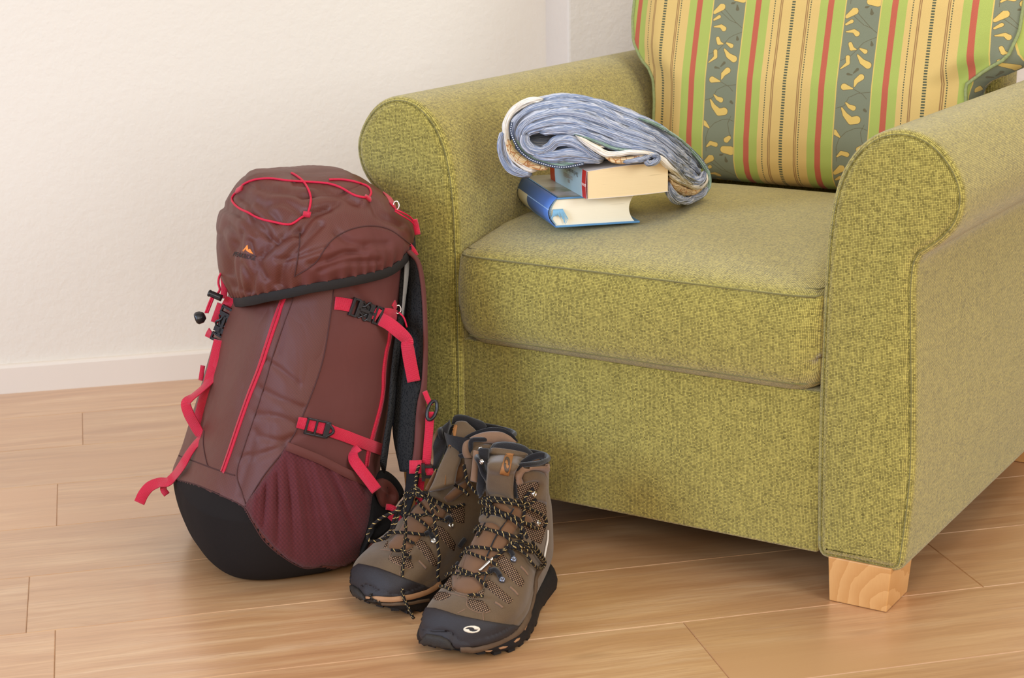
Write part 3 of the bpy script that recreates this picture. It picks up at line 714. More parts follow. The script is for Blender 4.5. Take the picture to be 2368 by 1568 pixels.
def solve(z, L, R, o, k, **kw):
    def res(o, k):
        q = P2(sect(z, o, k, **kw)); i, j = q[:, 0].argmin(), q[:, 0].argmax(); return np.array([q[i, 0]-fx(L, q[i, 1]), q[j, 0]-fx(R, q[j, 1])])
    for _ in range(25):
        r = res(o, k); h = 1e-4; J = np.stack([(res(o+h, k)-r)/h, (res(o, k+h)-r)/h], 1)
        try: d = np.linalg.solve(J, -r)
        except Exception: break
        d = np.clip(d, -.02, [.02, .1]) if False else np.clip(d, -.03, .03); o += d[0]; k += d[1]
        if abs(r).max() < .3: break
    return o, k
zb = np.linspace(.11, .50, 40); ob = []; kb = []; o, k = 0., 1.
for z in zb: o, k = solve(z, LB, RB, o, k); ob.append(o); kb.append(k)
ob = np.array(ob); kb = np.array(kb)
for _ in range(3): ob[1:-1] = (ob[:-2]+2*ob[1:-1]+ob[2:])/4; kb[1:-1] = (kb[:-2]+2*kb[1:-1]+kb[2:])/4
zz = list(np.linspace(0, 1, 22)**1.6*.11*.98)
rows = []; levels = []
for t in zz:
    q = t/.11; kk = kb[0]*(.70+.30*math.sqrt(max(0, 1-(1-q)**2.2))); rows.append(sect(t, ob[0]-(1-q)*(ob[1]-ob[0])*4+.012*(1-q), kk)); levels.append(t)
zfine = np.linspace(.11, .50, 130)
for z in zfine: rows.append(sect(z, np.interp(z, zb, ob), np.interp(z, zb, kb))); levels.append(z)
body = np.array(rows); NB = len(rows); levels = np.array(levels)
cen = body.mean(1, keepdims=True); outw = body-cen; outw[..., 2] = 0; outw /= np.linalg.norm(outw, axis=2, keepdims=True)
# slack in the cloth: broad dents and diagonal creases
PX = P2(body.reshape(-1, 3)).reshape(NB, NA, 2)
dent = noise3(body, 9.)*.005+noise3(body*np.array([1, 1, .5])+5, 22.)*.004
def crease(pts, amp, wid):
    pts = catmull(pts, 30); d = np.min(np.linalg.norm(PX[:, :, None, :]-pts[None, None], axis=3), axis=2); return -amp*np.exp(-(d/wid)**2)
for cpts, am, wi in (([(610, 830), (640, 850), (690, 890)], .003, 8), ([(600, 900), (650, 925), (700, 945)], .003, 9), ([(590, 960), (640, 965), (690, 985)], .003, 9), ([(600, 1010), (650, 1020), (700, 1000)], .0025, 8),
                     ([(560, 1060), (610, 1050), (660, 1030)], .003, 9), ([(640, 700), (650, 760), (640, 820)], .003, 10), ([(790, 640), (840, 700), (880, 740)], .004, 14), ([(590, 1000), (570, 1080), (550, 1150)], .003, 9)):
    dent = dent+crease(cpts, am, wi)
body = body+outw*dent[..., None]
bag = empty('backpack', (-.35, 2.545, 0)); tag(bag, 'maroon brown hiking backpack with red straps and a black base, leaning on the armchair', 'backpack')
bpy.context.view_layer.update()
def fix(o): o.matrix_parent_inverse = Matrix.Translation((.35, -2.545, 0)); return o
cmP = PX; fc = (PX[:-1, :, :]+PX[1:, :, :])/2; fc = (fc+np.roll(fc, -1, axis=1))/2
frontf = np.zeros((NB-1, NA), bool)
for j in range(NA):
    nx = np.cross(body[1:, j]-body[:-1, j], body[:-1, (j+1) % NA]-body[:-1, j]); frontf[:, j] = np.einsum('ij,ij->i', nx, CAM-body[:-1, j]) < 0
if frontf[NB//2].sum() > NA*.8 or not frontf[NB//2, np.argmax(np.einsum('ij,j->i', (body[NB//2]-cen[NB//2]), BS))]: frontf = ~frontf
BASEL = [(300, 1100), (390, 1106), (450, 1120), (520, 1150), (562, 1172), (582, 1205), (610, 1250), (650, 1285), (700, 1313), (745, 1311), (790, 1320), (830, 1310), (900, 1300)]
SEAMF = [(560, 1500), (566, 1172), (610, 1100), (668, 1025), (705, 950), (742, 850), (760, 760), (778, 620), (785, 400)]   # front wrap / side panel
zc = (levels[:-1]+levels[1:])/2
lab = np.zeros((NB-1, NA), int)
for i in range(NB-1):
    for j in range(NA):
        ang = ANG[j]
        if frontf[i, j]:
            x, y = fc[i, j]; yb = np.interp(x, [p[0] for p in BASEL], [p[1] for p in BASEL])
            xs = np.interp(y, [p[1] for p in SEAMF[::-1]], [p[0] for p in SEAMF[::-1]])
            lab[i, j] = 0 if y > yb else (2 if x > xs else 1)
        else: lab[i, j] = 0 if zc[i] < .085 else (3 if (ang < .75 or ang > 2*pi-.75) else (2 if ang > 3.9 else 1))
Vb = body.reshape(-1, 3); FB = grid_faces(NB, NA, False, True); arcl = np.tile(ANG*.135, NB); UVb = np.stack([arcl, np.repeat(levels, NA)], 1)
labf = lab.reshape(-1)
def submesh(name, V, F, mat, parent, UV=None, extra=None):
    used = sorted({i for f in F for i in f}); mp = {a: b for b, a in enumerate(used)}
    return mesh(name, V[used], [tuple(mp[i] for i in f) for f in F], mat, parent, True, None if UV is None else UV[used])
bagparts = {}
for L_, nm, mt in ((0, 'base_panel', M_BASE), (1, 'front_panel', M_RIP), (2, 'side_panel', M_SIDE), (3, 'back_panel', M_BLK)):
    F = [f for f, l in zip(FB, labf) if l == L_]
    if L_ == 0: F.append(tuple(range(NA)))
    bagparts[nm] = fix(submesh(nm, Vb, F, mt, bag, UVb))
# closed roll top under the lid
topc = [body[-1]*(1-t)+body[-1].mean(0)*t+np.array([0, 0, .05*math.sin(t*pi/2)]) for t in np.linspace(0, 1, 8)[:-1]]
fix(mesh('collar', np.vstack(topc), grid_faces(7, NA, False, True)+[tuple(range(6*NA, 7*NA))], M_SIDE, bag))
SB = Surf([mesh_ for mesh_ in (bagparts[k].data for k in bagparts)])
# ---- lid
zl = np.linspace(.345, .5715, 48); ol = []; kl = []; o, k = np.interp(.36, zb, ob), 1.02
for z in zl:
    o, k = solve(z, LL, RL, o, k, a=.150, b=.118, n=2.6); ol.append(o); kl.append(k)
ol = np.array(ol); kl = np.array(kl)
for _ in range(4): ol[1:-1] = (ol[:-2]+2*ol[1:-1]+ol[2:])/4; kl[1:-1] = (kl[:-2]+2*kl[1:-1]+kl[2:])/4
cut = int(np.argmax(kl < .72)) if (kl < .72).any() else len(zl)-1
rows = []; lv = []
for z in np.linspace(zl[0], zl[cut], 110): rows.append(sect(z, np.interp(z, zl, ol), np.interp(z, zl, kl), .150, .118, 2.6)); lv.append(z)
zt, kt, ot = zl[cut], kl[cut], ol[cut]; dk = (kl[cut]-kl[cut-1])/(zl[cut]-zl[cut-1]); ztop = .5755
for q in np.linspace(0, 1, 44)[1:]:
    a_ = q*pi/2; z = zt+(ztop-zt)*math.sin(a_); rows.append(sect(z, ot-.016*(1-math.cos(a_)), max(.002, kt*math.cos(a_)), .150, .118, 2.6)); lv.append(z)
lid = np.array(rows); NLr = len(rows); lv = np.array(lv)
PXl = P2(lid.reshape(-1, 3)).reshape(NLr, NA, 2)
cl = lid.mean(1, keepdims=True)*np.ones((1, NA, 1)); ow = lid-np.array([-.35, 2.545, .40])-BH*.06; ow /= np.linalg.norm(ow, axis=2, keepdims=True)
hemz_y = [(500, 690), (527, 691), (545, 693), (560, 690), (600, 681), (650, 668), (700, 658), (760, 648), (820, 637), (860, 628), (900, 615), (930, 598), (960, 580)]
def dcrease(px, pts, amp, wid, n=24):
    pts = catmull(pts, n); d = np.full(px.shape[:2], 1e9)
    for p in pts: d = np.minimum(d, np.hypot(px[..., 0]-p[0], px[..., 1]-p[1]))
    return -amp*np.exp(-(d/wid)**2)
w = noise3(lid, 16.)*.009+noise3(lid*np.array([1, 1, 1.])+3, 34.)*.0055
hz = np.interp(PXl[..., 0], [p[0] for p in hemz_y], [p[1] for p in hemz_y]); hd = np.clip((hz-PXl[..., 1])/70, 0, 1)
w = w-(.006*(1-hd)**2)+.0030*np.sin(ANG*46+3*np.sin(ANG*5))[None]*np.exp(-hd*3.2)*(1)
for cp_, am, wi in (([(540, 560), (528, 610), (535, 660)], .008, 9), ([(560, 540), (552, 600), (556, 668)], .004, 6), ([(520, 480), (560, 500), (590, 540)], .004, 9), ([(590, 500), (620, 540), (600, 590)], .004, 8),
                    ([(612, 640), (600, 600), (640, 560), (690, 530)], .006, 9), ([(640, 655), (660, 600), (700, 560), (740, 520)], .006, 10), ([(690, 540), (720, 500), (780, 470)], .006, 10), ([(600, 430), (660, 440), (720, 445)], .005, 9),
                    ([(700, 450), (760, 440), (830, 470)], .005, 10), ([(720, 610), (790, 590), (850, 570)], .005, 9), ([(740, 625), (800, 605), (880, 600)], .004, 7), ([(620, 470), (660, 470), (700, 490)], .004, 9),
                    ([(560, 455), (600, 470), (640, 510)], .004, 10), ([(580, 560), (590, 620), (580, 670)], .005, 7), ([(530, 520), (545, 540), (550, 580)], .004, 8), ([(780, 540), (820, 560), (900, 560)], .004, 9), ([(575, 470), (590, 520), (640, 560)], .004, 7), ([(650, 545), (690, 500), (760, 480)], .004, 7), ([(560, 610), (575, 640), (572, 675)], .005, 6), ([(640, 600), (700, 590), (760, 570)], .003, 6), ([(760, 600), (800, 580), (850, 585)], .003, 5), ([(680, 420), (740, 425), (800, 440)], .004, 7), ([(860, 470), (880, 500), (930, 520)], .004, 8), ([(508, 540), (520, 580), (522, 630)], .004, 6), ([(812, 452), (832, 462), (838, 470)], -.006, 9)):
    w = w+dcrease(PXl, cp_, am*1.2, wi*1.0)
tf = np.clip((NLr-1-np.arange(NLr))/30, 0, 1)[:, None]; lid = lid+ow*(w*np.minimum(1, tf+.25))[..., None]
SEAML = [(600, 900), (681, 640), (728, 609), (764, 559), (807, 532), (857, 522.6), (903, 532), (950, 566), (990, 600)]
fl_ = (PXl[:-1]+PXl[1:])/2
FL = grid_faces(NLr, NA, False, True); keep = {1: [], 2: []}; zmid = (lv[:-1]+lv[1:])/2
HEMA = None
# hem height as a function of angle, from the traced hem
lidme = bpy.data.meshes.new('tmp'); lidme.from_pydata([tuple(v) for v in lid.reshape(-1, 3)], [], FL); SLfull = Surf([lidme])
hp, hn = trace(SLfull, [(530, 690), (545, 693), (560, 690), (600, 681), (650, 668), (700, 658), (760, 648), (820, 637), (860, 628), (893, 617)], 60, 0.)
rel = hp-np.array([-.35, 2.545, 0])-BH*.055; ha = np.arctan2(rel@BS/.150, rel@BH/.118) % (2*pi); o_ = np.argsort(ha); ha_, hz_ = ha[o_], hp[o_, 2]
za, zfront = hz_[0], hz_[-1]
xa = np.r_[ha_[0]-.35, ha_, ha_[-1]+.35, 2*pi-ha_[0]+0*1., 2*pi]; ya = np.r_[za+.02, hz_, zfront, za, za+.02]
s_ = np.argsort(xa); HZ = np.interp(ANG, xa[s_], ya[s_], period=2*pi)
for fi, f in enumerate(FL):
    i, j = divmod(fi, NA)
    if zmid[i] < HZ[j]: continue
    x, y = fl_[i, j]; d_ = np.dot(lid[i, j]-cl[i, j], CAM-lid[i, j])
    ys = np.interp(x, [p[0] for p in SEAML], [p[1] for p in SEAML]); keep[2 if (y > ys and x > 700 and 0 < ANG[j] < pi) else 1].append(f)
Vl = lid.reshape(-1, 3); UVl = np.stack([np.tile(ANG*.14, NLr), np.repeat(np.r_[0, np.cumsum(np.full(NLr-1, .0022))], NA)], 1)
lidp = fix(submesh('lid', Vl, keep[1], M_RIP, bag, UVl)); lidg = fix(submesh('lid_gusset', Vl, keep[2], M_SIDE, bag, UVl))
lidp.data.materials[0] = M_RIP
SLd = Surf([lidp.data, lidg.data]); SA = Surf([lidp.data, lidg.data]+[bagparts[k].data for k in bagparts])
# hem binding all the way round
hemP = np.array([(lid[:, j][np.searchsorted(lv[:110], HZ[j])]) for j in range(0, NA, 3)]); hc = hemP.mean(0); hN = hemP-hc; hN[:, 2] = 0; hN /= np.linalg.norm(hN, axis=1)[:, None]
for _ in range(3): hemP = (np.roll(hemP, 1, 0)+2*hemP+np.roll(hemP, -1, 0))/4
hemP = np.vstack([hemP, hemP[:1]])+np.vstack([hN, hN[:1]])*.0015-np.array([0, 0, .006]); fix(ribbon('hem_binding', hemP, np.vstack([hN, hN[:1]]), .0135, .0022, M_PIPB, bag))
Z1 = lambda L: [(300+X/3.016, 380+Y/3.016) for X, Y in L]
Z2_ = lambda L: [(300+X/3.016, 880+Y/3.016) for X, Y in L]
Z4 = lambda L: [(430+X/7.842, 620+Y/7.842) for X, Y in L]
def surf_tube(name, S, px, r, mat, n=60, off=None, sides=8):
    P, N = trace(S, px, n, r*.8 if off is None else off)
    for _ in range(3): P[1:-1] = (P[:-2]+2*P[1:-1]+P[2:])/4
    return fix(tube(name, P, r, mat, bag, sides))
def surf_ribbon(name, S, px, w, th, mat, n=50, off=.0008, sm=4, par=None, bias=0.):
    P, N = trace(S, px, n, off)
    if bias:
        C_ = CAM-P; N = N*(1-bias)+C_/np.linalg.norm(C_, axis=1)[:, None]*bias; N /= np.linalg.norm(N, axis=1)[:, None]
    for _ in range(sm): P[1:-1] = (P[:-2]+2*P[1:-1]+P[2:])/4; N[1:-1] = (N[:-2]+2*N[1:-1]+N[2:])/4
    return fix(ribbon(name, P, N, w, th, mat, par or bag))
# elastic cord on the lid
surf_tube('elastic_cord', SLd, Z1([(770, 180), (730, 215), (718, 255), (760, 302), (850, 350), (960, 395), (1080, 420), (1150, 410), (1215, 360)]), .0017, M_REDC)
surf_tube('elastic_cord', SLd, Z1([(1240, 345), (1255, 300), (1264, 245), (1250, 190), (1215, 130), (1170, 90), (1130, 66)]), .0017, M_REDC)
surf_tube('elastic_cord', SLd, Z1([(775, 170), (800, 142), (870, 112), (980, 103), (1080, 117), (1200, 126), (1300, 130), (1400, 142), (1480, 170), (1560, 215), (1640, 236)]), .0017, M_REDC)
surf_tube('elastic_cord', SLd, Z1([(1668, 232), (1682, 205), (1672, 172), (1640, 150), (1560, 124), (1480, 112), (1390, 112)]), .0017, M_REDC)
for a_, b_ in (((752, 190), (790, 165)), ((1212, 345), (1262, 352)), ((1640, 228), (1672, 250))): surf_ribbon('cord_tab', SLd, Z1([a_, b_]), .0085, .0045, M_RED, 6, .001, 0)
# seams
for px in (SEAML[1:8], [(694, 539), (692, 570), (688, 600), (681, 640)]): fix(seam('seam', SLd, px, .0009, M_STI, bag, 60))
SBb = Surf([bagparts[k].data for k in bagparts])
for px in (SEAMF[1:8], BASEL[1:10], Z2_([(520, 350), (515, 450), (540, 580), (560, 605)]), [(688, 665), (660, 740), (632, 820), (615, 880), (590, 960), (566, 1030), (548, 1095), (560, 1140), (568, 1165)], Z2_([(330, 520), (440, 560), (560, 605), (690, 650), (735, 662)])):
    fix(seam('seam', SBb, px, .0009, M_STI, bag, 60))
# zips
def zipper(px, S, w):
    t = surf_ribbon('zipper', S, px, w, .0022, M_RED, 60, .0006, 3)
    P, N = trace(S, px, 60, .0026)
    for _ in range(3): P[1:-1] = (P[:-2]+2*P[1:-1]+P[2:])/4
    d = tube('zip_coil', P, .0007, M_ZIP, t, 5); d.matrix_parent_inverse = Matrix.Identity(4)
M_ZIP = plain_mat('dark_red_zip_coil', lin(150, 12, 34), .4, 0, .5)
zipper([(664, 668), (652, 700), (636, 745), (618, 800), (600, 855), (580, 905), (562, 955), (545, 1005), (530, 1050), (515, 1092)], SBb, .0095)
zipper([(901, 768), (899, 790), (893, 815), (887, 861), (886, 900), (880, 940), (867, 989), (852, 1045), (847, 1079)], SBb, .0088)
# stretch side pocket with gathered pleats
nm = NT('maroon_stretch_mesh'); x, y, _ = nm.sep(nm.uv()); rb = nm.M('SINE', nm.M('MULTIPLY', nm.M('ADD', x, nm.M('MULTIPLY', y, -.28)), 2*pi/.0019)); rc = nm.M('SINE', nm.M('MULTIPLY', y, 2*pi/.0012))
nm.bump(nm.M('ADD', rb, nm.M('MULTIPLY', rc, .5)), .5, .0006); M_MESH = nm.fin(nm.mix(sstep(nm, -1.2, 1.2, nm.M('ADD', rb, nm.M('MULTIPLY', rc, .4))), lin(72, 26, 30), lin(112, 44, 46)), .7, 0, .25, .1)
pk = [(667, 1024), (700, 1037), (740, 1054), (790, 1080), (830, 1100), (849, 1110), (860, 1150), (852, 1212), (842, 1261), (828, 1306), (800, 1311), (770, 1308), (745, 1307), (730, 1313), (700, 1311), (665, 1293), (630, 1262), (600, 1225), (583, 1200), (567, 1168), (590, 1135), (620, 1095), (645, 1060)]
po = patch('side_pocket', SBb, pk, M_MESH, bag, .004, 6., .0012)
me = po.data; co = np.zeros(len(me.vertices)*3); me.vertices.foreach_get('co', co); co = co.reshape(-1, 3); q = P2(co); sg = SBb
fan = np.arctan2(q[:, 0]-640, q[:, 1]-760)   # pleats radiate down from the hem
fold = (np.abs(np.sin(fan*30+1.2*np.sin(fan*13)))**2.2+.55*np.abs(np.sin(fan*71+2*np.sin(fan*9)))**2)*.0085*np.clip((1330-q[:, 1])/180, .25, 1)*np.clip((q[:, 1]-1035)/110, .12, 1)
rv = co-CAM; rv /= np.linalg.norm(rv, axis=1)[:, None]; inner = np.array([1 if inpoly([a], [( (p[0]-740)*.97+740, (p[1]-1190)*.97+1190) for p in pk])[0] else 0 for a in q]); co = co-rv*(fold*inner)[:, None]
me.vertices.foreach_set('co', co.ravel()); me.update(); fix(po)
surf_ribbon('pocket_hem', SBb, [(667, 1031), (700, 1045), (740, 1062), (790, 1088), (830, 1108), (852, 1119)], .0125, .003, M_SIDE, 40, .0085)
# small logo
def px_text(name, body_, cx, cy, wpx, hpx, slope, mat, S, shear=.2, off=.0006, rot=0.):
    o = text_mesh(name, body_, 1., mat, bag, Matrix.Identity(4), 0., 'CENTER', shear, .012); me = o.data
    bm = bmesh.new(); bm.from_mesh(me); 
    xs = [v.co.x for v in bm.verts]; ys = [v.co.y for v in bm.verts]; W = max(xs)-min(xs); H = max(ys)-min(ys); mx = (max(xs)+min(xs))/2; my = (max(ys)+min(ys))/2
    for v in bm.verts:
        u_, v_ = (v.co.x-mx)/W*wpx, -(v.co.y-my)/H*hpx; x = cx+u_*math.cos(rot)-v_*math.sin(rot); y = cy+u_*math.sin(rot)+v_*math.cos(rot)+slope*u_
        p, n_ = S.hitc(x, y, cx, cy); v.co = Vector(p+n_*off)
    bm.to_mesh(me); bm.free(); return fix(o) if hasattr(o, 'data') else o
M_ORG = plain_mat('orange_thread', lin(236, 140, 62), .6); M_BTH = plain_mat('black_thread', lin(44, 30, 30), .6)
px_text('lettering', 'PEAKRIDGE', 566, 592, 54, 11, 0., M_BTH, SLd, .35, .0008, .20)
zx = lambda L: [(520+X/22.4, 550+Y/22.4) for X, Y in L]
for pl in ([(880, 690), (1030, 540), (1150, 370), (1180, 380), (1100, 560), (950, 720), (930, 700), (1010, 600)], [(1150, 370), (1185, 380), (1215, 590), (1400, 800), (1380, 820), (1200, 730), (1090, 640), (1110, 500)], [(1220, 600), (1310, 560), (1400, 720), (1480, 820), (1430, 840), (1300, 700), (1240, 640)]):
    fix(patch('mountain_emblem', SLd, zx(pl), M_ORG, bag, .0009, 1.6, .0003))
# ---- buckles
def frame_at(S, x, y, x2, y2, off, bias=0.):
    p, n_ = S.hitc(x, y, (x+x2)/2, (y+y2)/2); q, m_ = S.hitc(x2, y2, (x+x2)/2, (y+y2)/2); N = nrm(nrm(n_+m_)*(1-bias)+nrm(CAM-p)*bias); T = nrm(q-p); N = nrm(N-np.dot(N, T)*T); return (p+q)/2+N*off, T, N, np.cross(N, T), np.linalg.norm(q-p)
def loc_mesh(name, parts, C, T, N, B, mat, par=None, bw=.0006):
    v, f = join_data(parts); v = np.asarray(v); v = C+v[:, 0:1]*T+v[:, 1:2]*B+v[:, 2:3]*N; o = mesh(name, v, f, mat, par or bag, False, recalc=True); fix(o); bevel(o, bw, 2, 30); return o
def curve_bar(pts, r=.0014, n=12): return tube_data(catmull(pts, n), r, 6)
def side_buckle(S, x, y, x2, y2, W=.026, off=.004, bias=0.):
    C, T, N, B, L = frame_at(S, x, y, x2, y2, off, bias); l = L/2; w = W/2; parts = []
    parts += [box_data((-l+.002, 0, 0), (.004, W, .0055)), box_data((-l+.011, 0, .0005), (.003, W, .006)), box_data((-l+.0065, w-.0015, 0), (.011, .003, .0055)), box_data((-l+.0065, -w+.0015, 0), (.011, .003, .0055))]
    parts += [box_data((l-.002, 0, 0), (.004, W, .0055)), box_data((l-.011, 0, .0005), (.003, W, .006)), box_data((l-.0065, w-.0015, 0), (.011, .003, .0055)), box_data((l-.0065, -w+.0015, 0), (.011, .003, .0055))]
    h = l-.012
    parts += [box_data((0, 0, -.0012), (2*h, W*.72, .0022)), box_data((0, 0, .0018), (2*h, .0046, .0026)), box_data((h*.55, 0, .0008), (h*.5, W*.95, .0046)), box_data((-h*.85, 0, .0008), (h*.25, W*.9, .0046))]
    for s in (-1, 1):
        parts.append(curve_bar([(-h, s*w*.35, .001), (-h*.4, s*w*.45, .0016), (0, s*w*.98, .0016), (h*.3, s*w*.80, .0014), (h*.5, s*w*.45, .0012)], .0019)); parts.append(curve_bar([(-h*.7, s*w*.95, .001), (-h*.3, s*w*.62, .0012), (h*.1, s*w*.30, .0012)], .0013))
    return loc_mesh('buckle', parts, C, T, N, B, M_PLAS)
side_buckle(SA, *Z4([(820, 700)])[0], *Z4([(585, 1320)])[0], .0225, .006, .72)
side_buckle(SBb, *Z1([(1535, 985)])[0], *Z1([(1745, 1060)])[0], .027, .004)
def ladder(S, x, y, x2, y2, W=.024):
    C, T, N, B, L = frame_at(S, x, y, x2, y2, .004); l = L/2; w = W/2
    parts = [box_data((-l+.0015, 0, 0), (.003, W, .005)), box_data((0, w-.0012, 0), (2*l, .0026, .005)), box_data((0, -w+.0012, 0), (2*l, .0026, .005)), box_data((-l*.15, 0, .001), (.003, W, .004)), box_data((l-.004, 0, .001), (.008, W*.86, .005)), curve_bar([(l-.003, -w*.8, .002), (l+.006, 0, .003), (l-.003, w*.8, .002)], .0022)]
    return loc_mesh('ladder_lock', parts, C, T, N, B, M_PLAS)
ladder(SBb, *Z2_([(1222, 310)])[0], *Z2_([(1385, 345)])[0])
# ---- webbing
surf_ribbon('front_strap', SA, Z4([(865, 560), (830, 640), (770, 745)]), .0165, .0020, M_RED, 14, .005, bias=.7)
surf_ribbon('front_strap', SA, Z4([(570, 1180), (545, 1230), (530, 1285)]), .0150, .0020, M_RED, 8, .009, bias=.7)
surf_ribbon('front_strap', SA, [(511, 787), (505, 815), (497, 850), (487, 885), (474, 930), (464, 970), (459, 992)], .0150, .0018, M_RED, 40, .004, bias=.6)
surf_ribbon('compression_strap', SBb, Z1([(1428, 968), (1490, 975), (1550, 988)]), .0185, .002, M_RED, 12, .002)
surf_ribbon('compression_strap', SBb, Z1([(1690, 1030), (1725, 1050)]), .0185, .002, M_RED, 5, .0052)
surf_ribbon('compression_strap', SBb, Z1([(1745, 1040), (1800, 1045), (1850, 1060), (1885, 1075)]), .0185, .002, M_RED, 14, .0022)
surf_ribbon('compression_strap', SBb, Z2_([(1170, 285), (1240, 305), (1300, 320), (1380, 340), (1420, 358), (1500, 385), (1600, 425), (1700, 462), (1755, 482)]), .0170, .002, M_RED, 50, .0030)
def dep(S, x, y): h = S.hit(x, y); return float((h[0]-CAM)@FWD) if h else None
def free_ribbon(name, pts, w, th, mat, n=40, par=None, Nf=None):
    """pts: (x, y, forward distance, twist degrees)"""
    A = catmull([p[:3] for p in pts], n); tw = np.interp(np.linspace(0, 1, n), np.linspace(0, 1, len(pts)), [p[3] for p in pts]); P = np.array([at(x, y, d) for x, y, d in A])
    T = np.gradient(P, axis=0); T /= np.linalg.norm(T, axis=1)[:, None]; N = []
    for p, t, a in zip(P, T, tw):
        v = nrm(CAM-p); v = nrm(v-np.dot(v, t)*t); b = np.cross(t, v); a = math.radians(a); N.append(v*math.cos(a)+b*math.sin(a))
    return fix(ribbon(name, P, np.array(N), w, th, mat, par or bag))
dS = dep(SBb, 890, 760) or 2.6
free_ribbon('strap_tail', [(880, 738, dS-.012, 0), (900, 749, dS-.018, 0), (921, 766, dS-.018, 10), (941, 786, dS-.014, 35), (942, 800, dS-.012, 20), (947, 830, dS-.006, 5), (952, 856, dS-.002, 0), (957, 882, dS+.002, 0)], .0190, .0018, M_RED)
d2 = dep(SBb, 827, 1036) or 2.5
free_ribbon('strap_tail', [(829, 1034, d2-.008, 40), (818, 1045, d2-.010, 50), (818, 1062, d2-.012, 20), (830, 1080, d2-.012, 0), (850, 1106, d2-.010, 0), (871, 1134, d2-.006, 0)], .0165, .0018, M_RED)
dl = [dep(SBb, 500, 830), dep(SBb, 480, 900), dep(SBb, 462, 990), dep(SBb, 440, 1060), dep(SBb, 410, 1100)]; dl = [v or 2.63 for v in dl]
free_ribbon('strap_tail', [(519, 800, dl[0]-.006, 5), (508, 835, dl[0]-.010, 20), (492, 872, dl[1]-.014, 45), (470, 897, dl[1]-.018, 60), (446, 917, dl[1]-.02, 62), (430, 932, dl[2]-.02, 30), (437, 958, dl[2]-.02, 20), (452, 986, dl[2]-.014, 20), (464, 1012, dl[2]-.012, 40), (450, 1030, dl[3]-.012, 55), (436, 1050, dl[3]-.012, 52),
                            (422, 1074, dl[3]-.012, 45), (404, 1099, dl[4]-.012, 48), (388, 1114, dl[4]-.008, 35), (368, 1116, dl[4], 30), (347, 1125, dl[4]+.004, 15), (332, 1142, dl[4]+.006, 10), (322, 1163, dl[4]+.006, 10)], .0165, .0018, M_RED, 110)
free_ribbon('webbing_loop', [(392, 1112, dl[4]+.004, 0), (381, 1120, dl[4]+.004, 30), (378, 1132, dl[4]+.006, 10), (386, 1144, dl[4]+.008, 0)], .010, .002, M_RED, 14)
# side compression strap seen on the far edge
dq = dep(SBb, 525, 740) or 2.6
free_ribbon('compression_strap', [(517, 640, dq+.03, 10), (519, 660, dq+.03, 10), (517, 690, dq+.035, 10)], .010, .002, M_RED, 12)
free_ribbon('compression_strap', [(511, 702, dq+.03, 30), (504, 722, dq+.03, 30), (496, 746, dq+.03, 20)], .012, .003, M_RED, 12)
free_ribbon('compression_strap', [(469, 845, dq+.04, 20), (464, 880, dq+.04, 20)], .007, .002, M_RED, 6)
# draw cord, cord lock and cord end on the far side
P = np.array([at(*p) for p in [(514, 628, dq), (507, 640, dq), (505, 655, dq), (508, 670, dq), (500, 684, dq)]]); fix(tube('draw_cord', catmull(P, 24), .0018, M_REDC, bag, 7))
for dx in (0, 5): P = np.array([at(*p) for p in [(491+dx*.8, 684, dq-.004), (484+dx, 700, dq-.004), (475+dx*.9, 724, dq-.004)]]); fix(tube('draw_cord', catmull(P, 12), .0017, M_REDC, bag, 7))
P = np.array([at(482, 677, dq-.004), at(513, 690, dq-.004)]); cl_ = fix(tube('cord_lock', catmull([P[0], P[0]*.72+P[1]*.28, (P[0]+P[1])/2, P[1]], 10), [.0048]+[.0056]+[.0046]+[.0050]*7, M_PLAS, bag, 14))
P = np.array([at(452, 735, dq-.004), at(477, 733, dq-.004)]); ce = fix(tube('cord_end', np.array([at(452, 738, dq-.004), at(456, 736.5, dq-.004), at(466, 733, dq-.004), at(474, 729.5, dq-.004)]), [.0075, .0098, .0096, .0052], M_PLAS, bag, 8)); bevel(ce, .001, 2)
# metal zip pulls with cord loops
for (x, y, S) in ((911, 479, SLd), (915, 715, SBb)):
    p, n_ = S.hitc(x, y, 860, y); a_ = np.linspace(0, 2*pi, 20, endpoint=False); R_, U_ = RT, UP; P = np.array([p+n_*.004+R_*.0042*math.cos(t)+U_*.0062*math.sin(t) for t in a_]); pl_ = fix(tube('zip_pull', P, .0014, M_MET, bag, 6, closed=True))
surf_ribbon('zip_garage', SLd, Z1([(1790, 215), (1815, 250), (1835, 300)]), .016, .002, M_RED, 12, .001)
surf_ribbon('zip_garage', SBb, Z1([(1835, 965), (1845, 985), (1850, 1010)]), .011, .002, M_RED, 8, .001)
dz = dep(SLd, 905, 490) or 2.6
for off in (0, 6): P = np.array([at(*p) for p in [(913, 484+off*.6, dz-.004), (932, 492+off*1.3, dz), (950, 503+off*1.4, dz+.02), (960, 520+off*.5, dz+.03), (965, 540, dz+.035)]]); fix(tube('pull_cord', catmull(P, 20), .0012, M_REDC, bag, 6))
free_ribbon('pull_tab', [(958, 508, dz+.025, 20), (962, 522, dz+.03, 10), (966, 543, dz+.03, 10)], .0085, .004, M_RED, 8)
free_ribbon('haul_loop', [(943, 566, dz+.035, 0), (951, 574, dz+.03, 0), (962, 592, dz+.03, 10)], .009, .002, M_RED, 8)
P = np.array([at(*p) for p in [(922, 722, dS-.006), (934, 735, dS-.006), (941, 757, dS-.004)]]); fix(tube('pull_cord', catmull(P, 14), .0013, M_REDC, bag, 6))
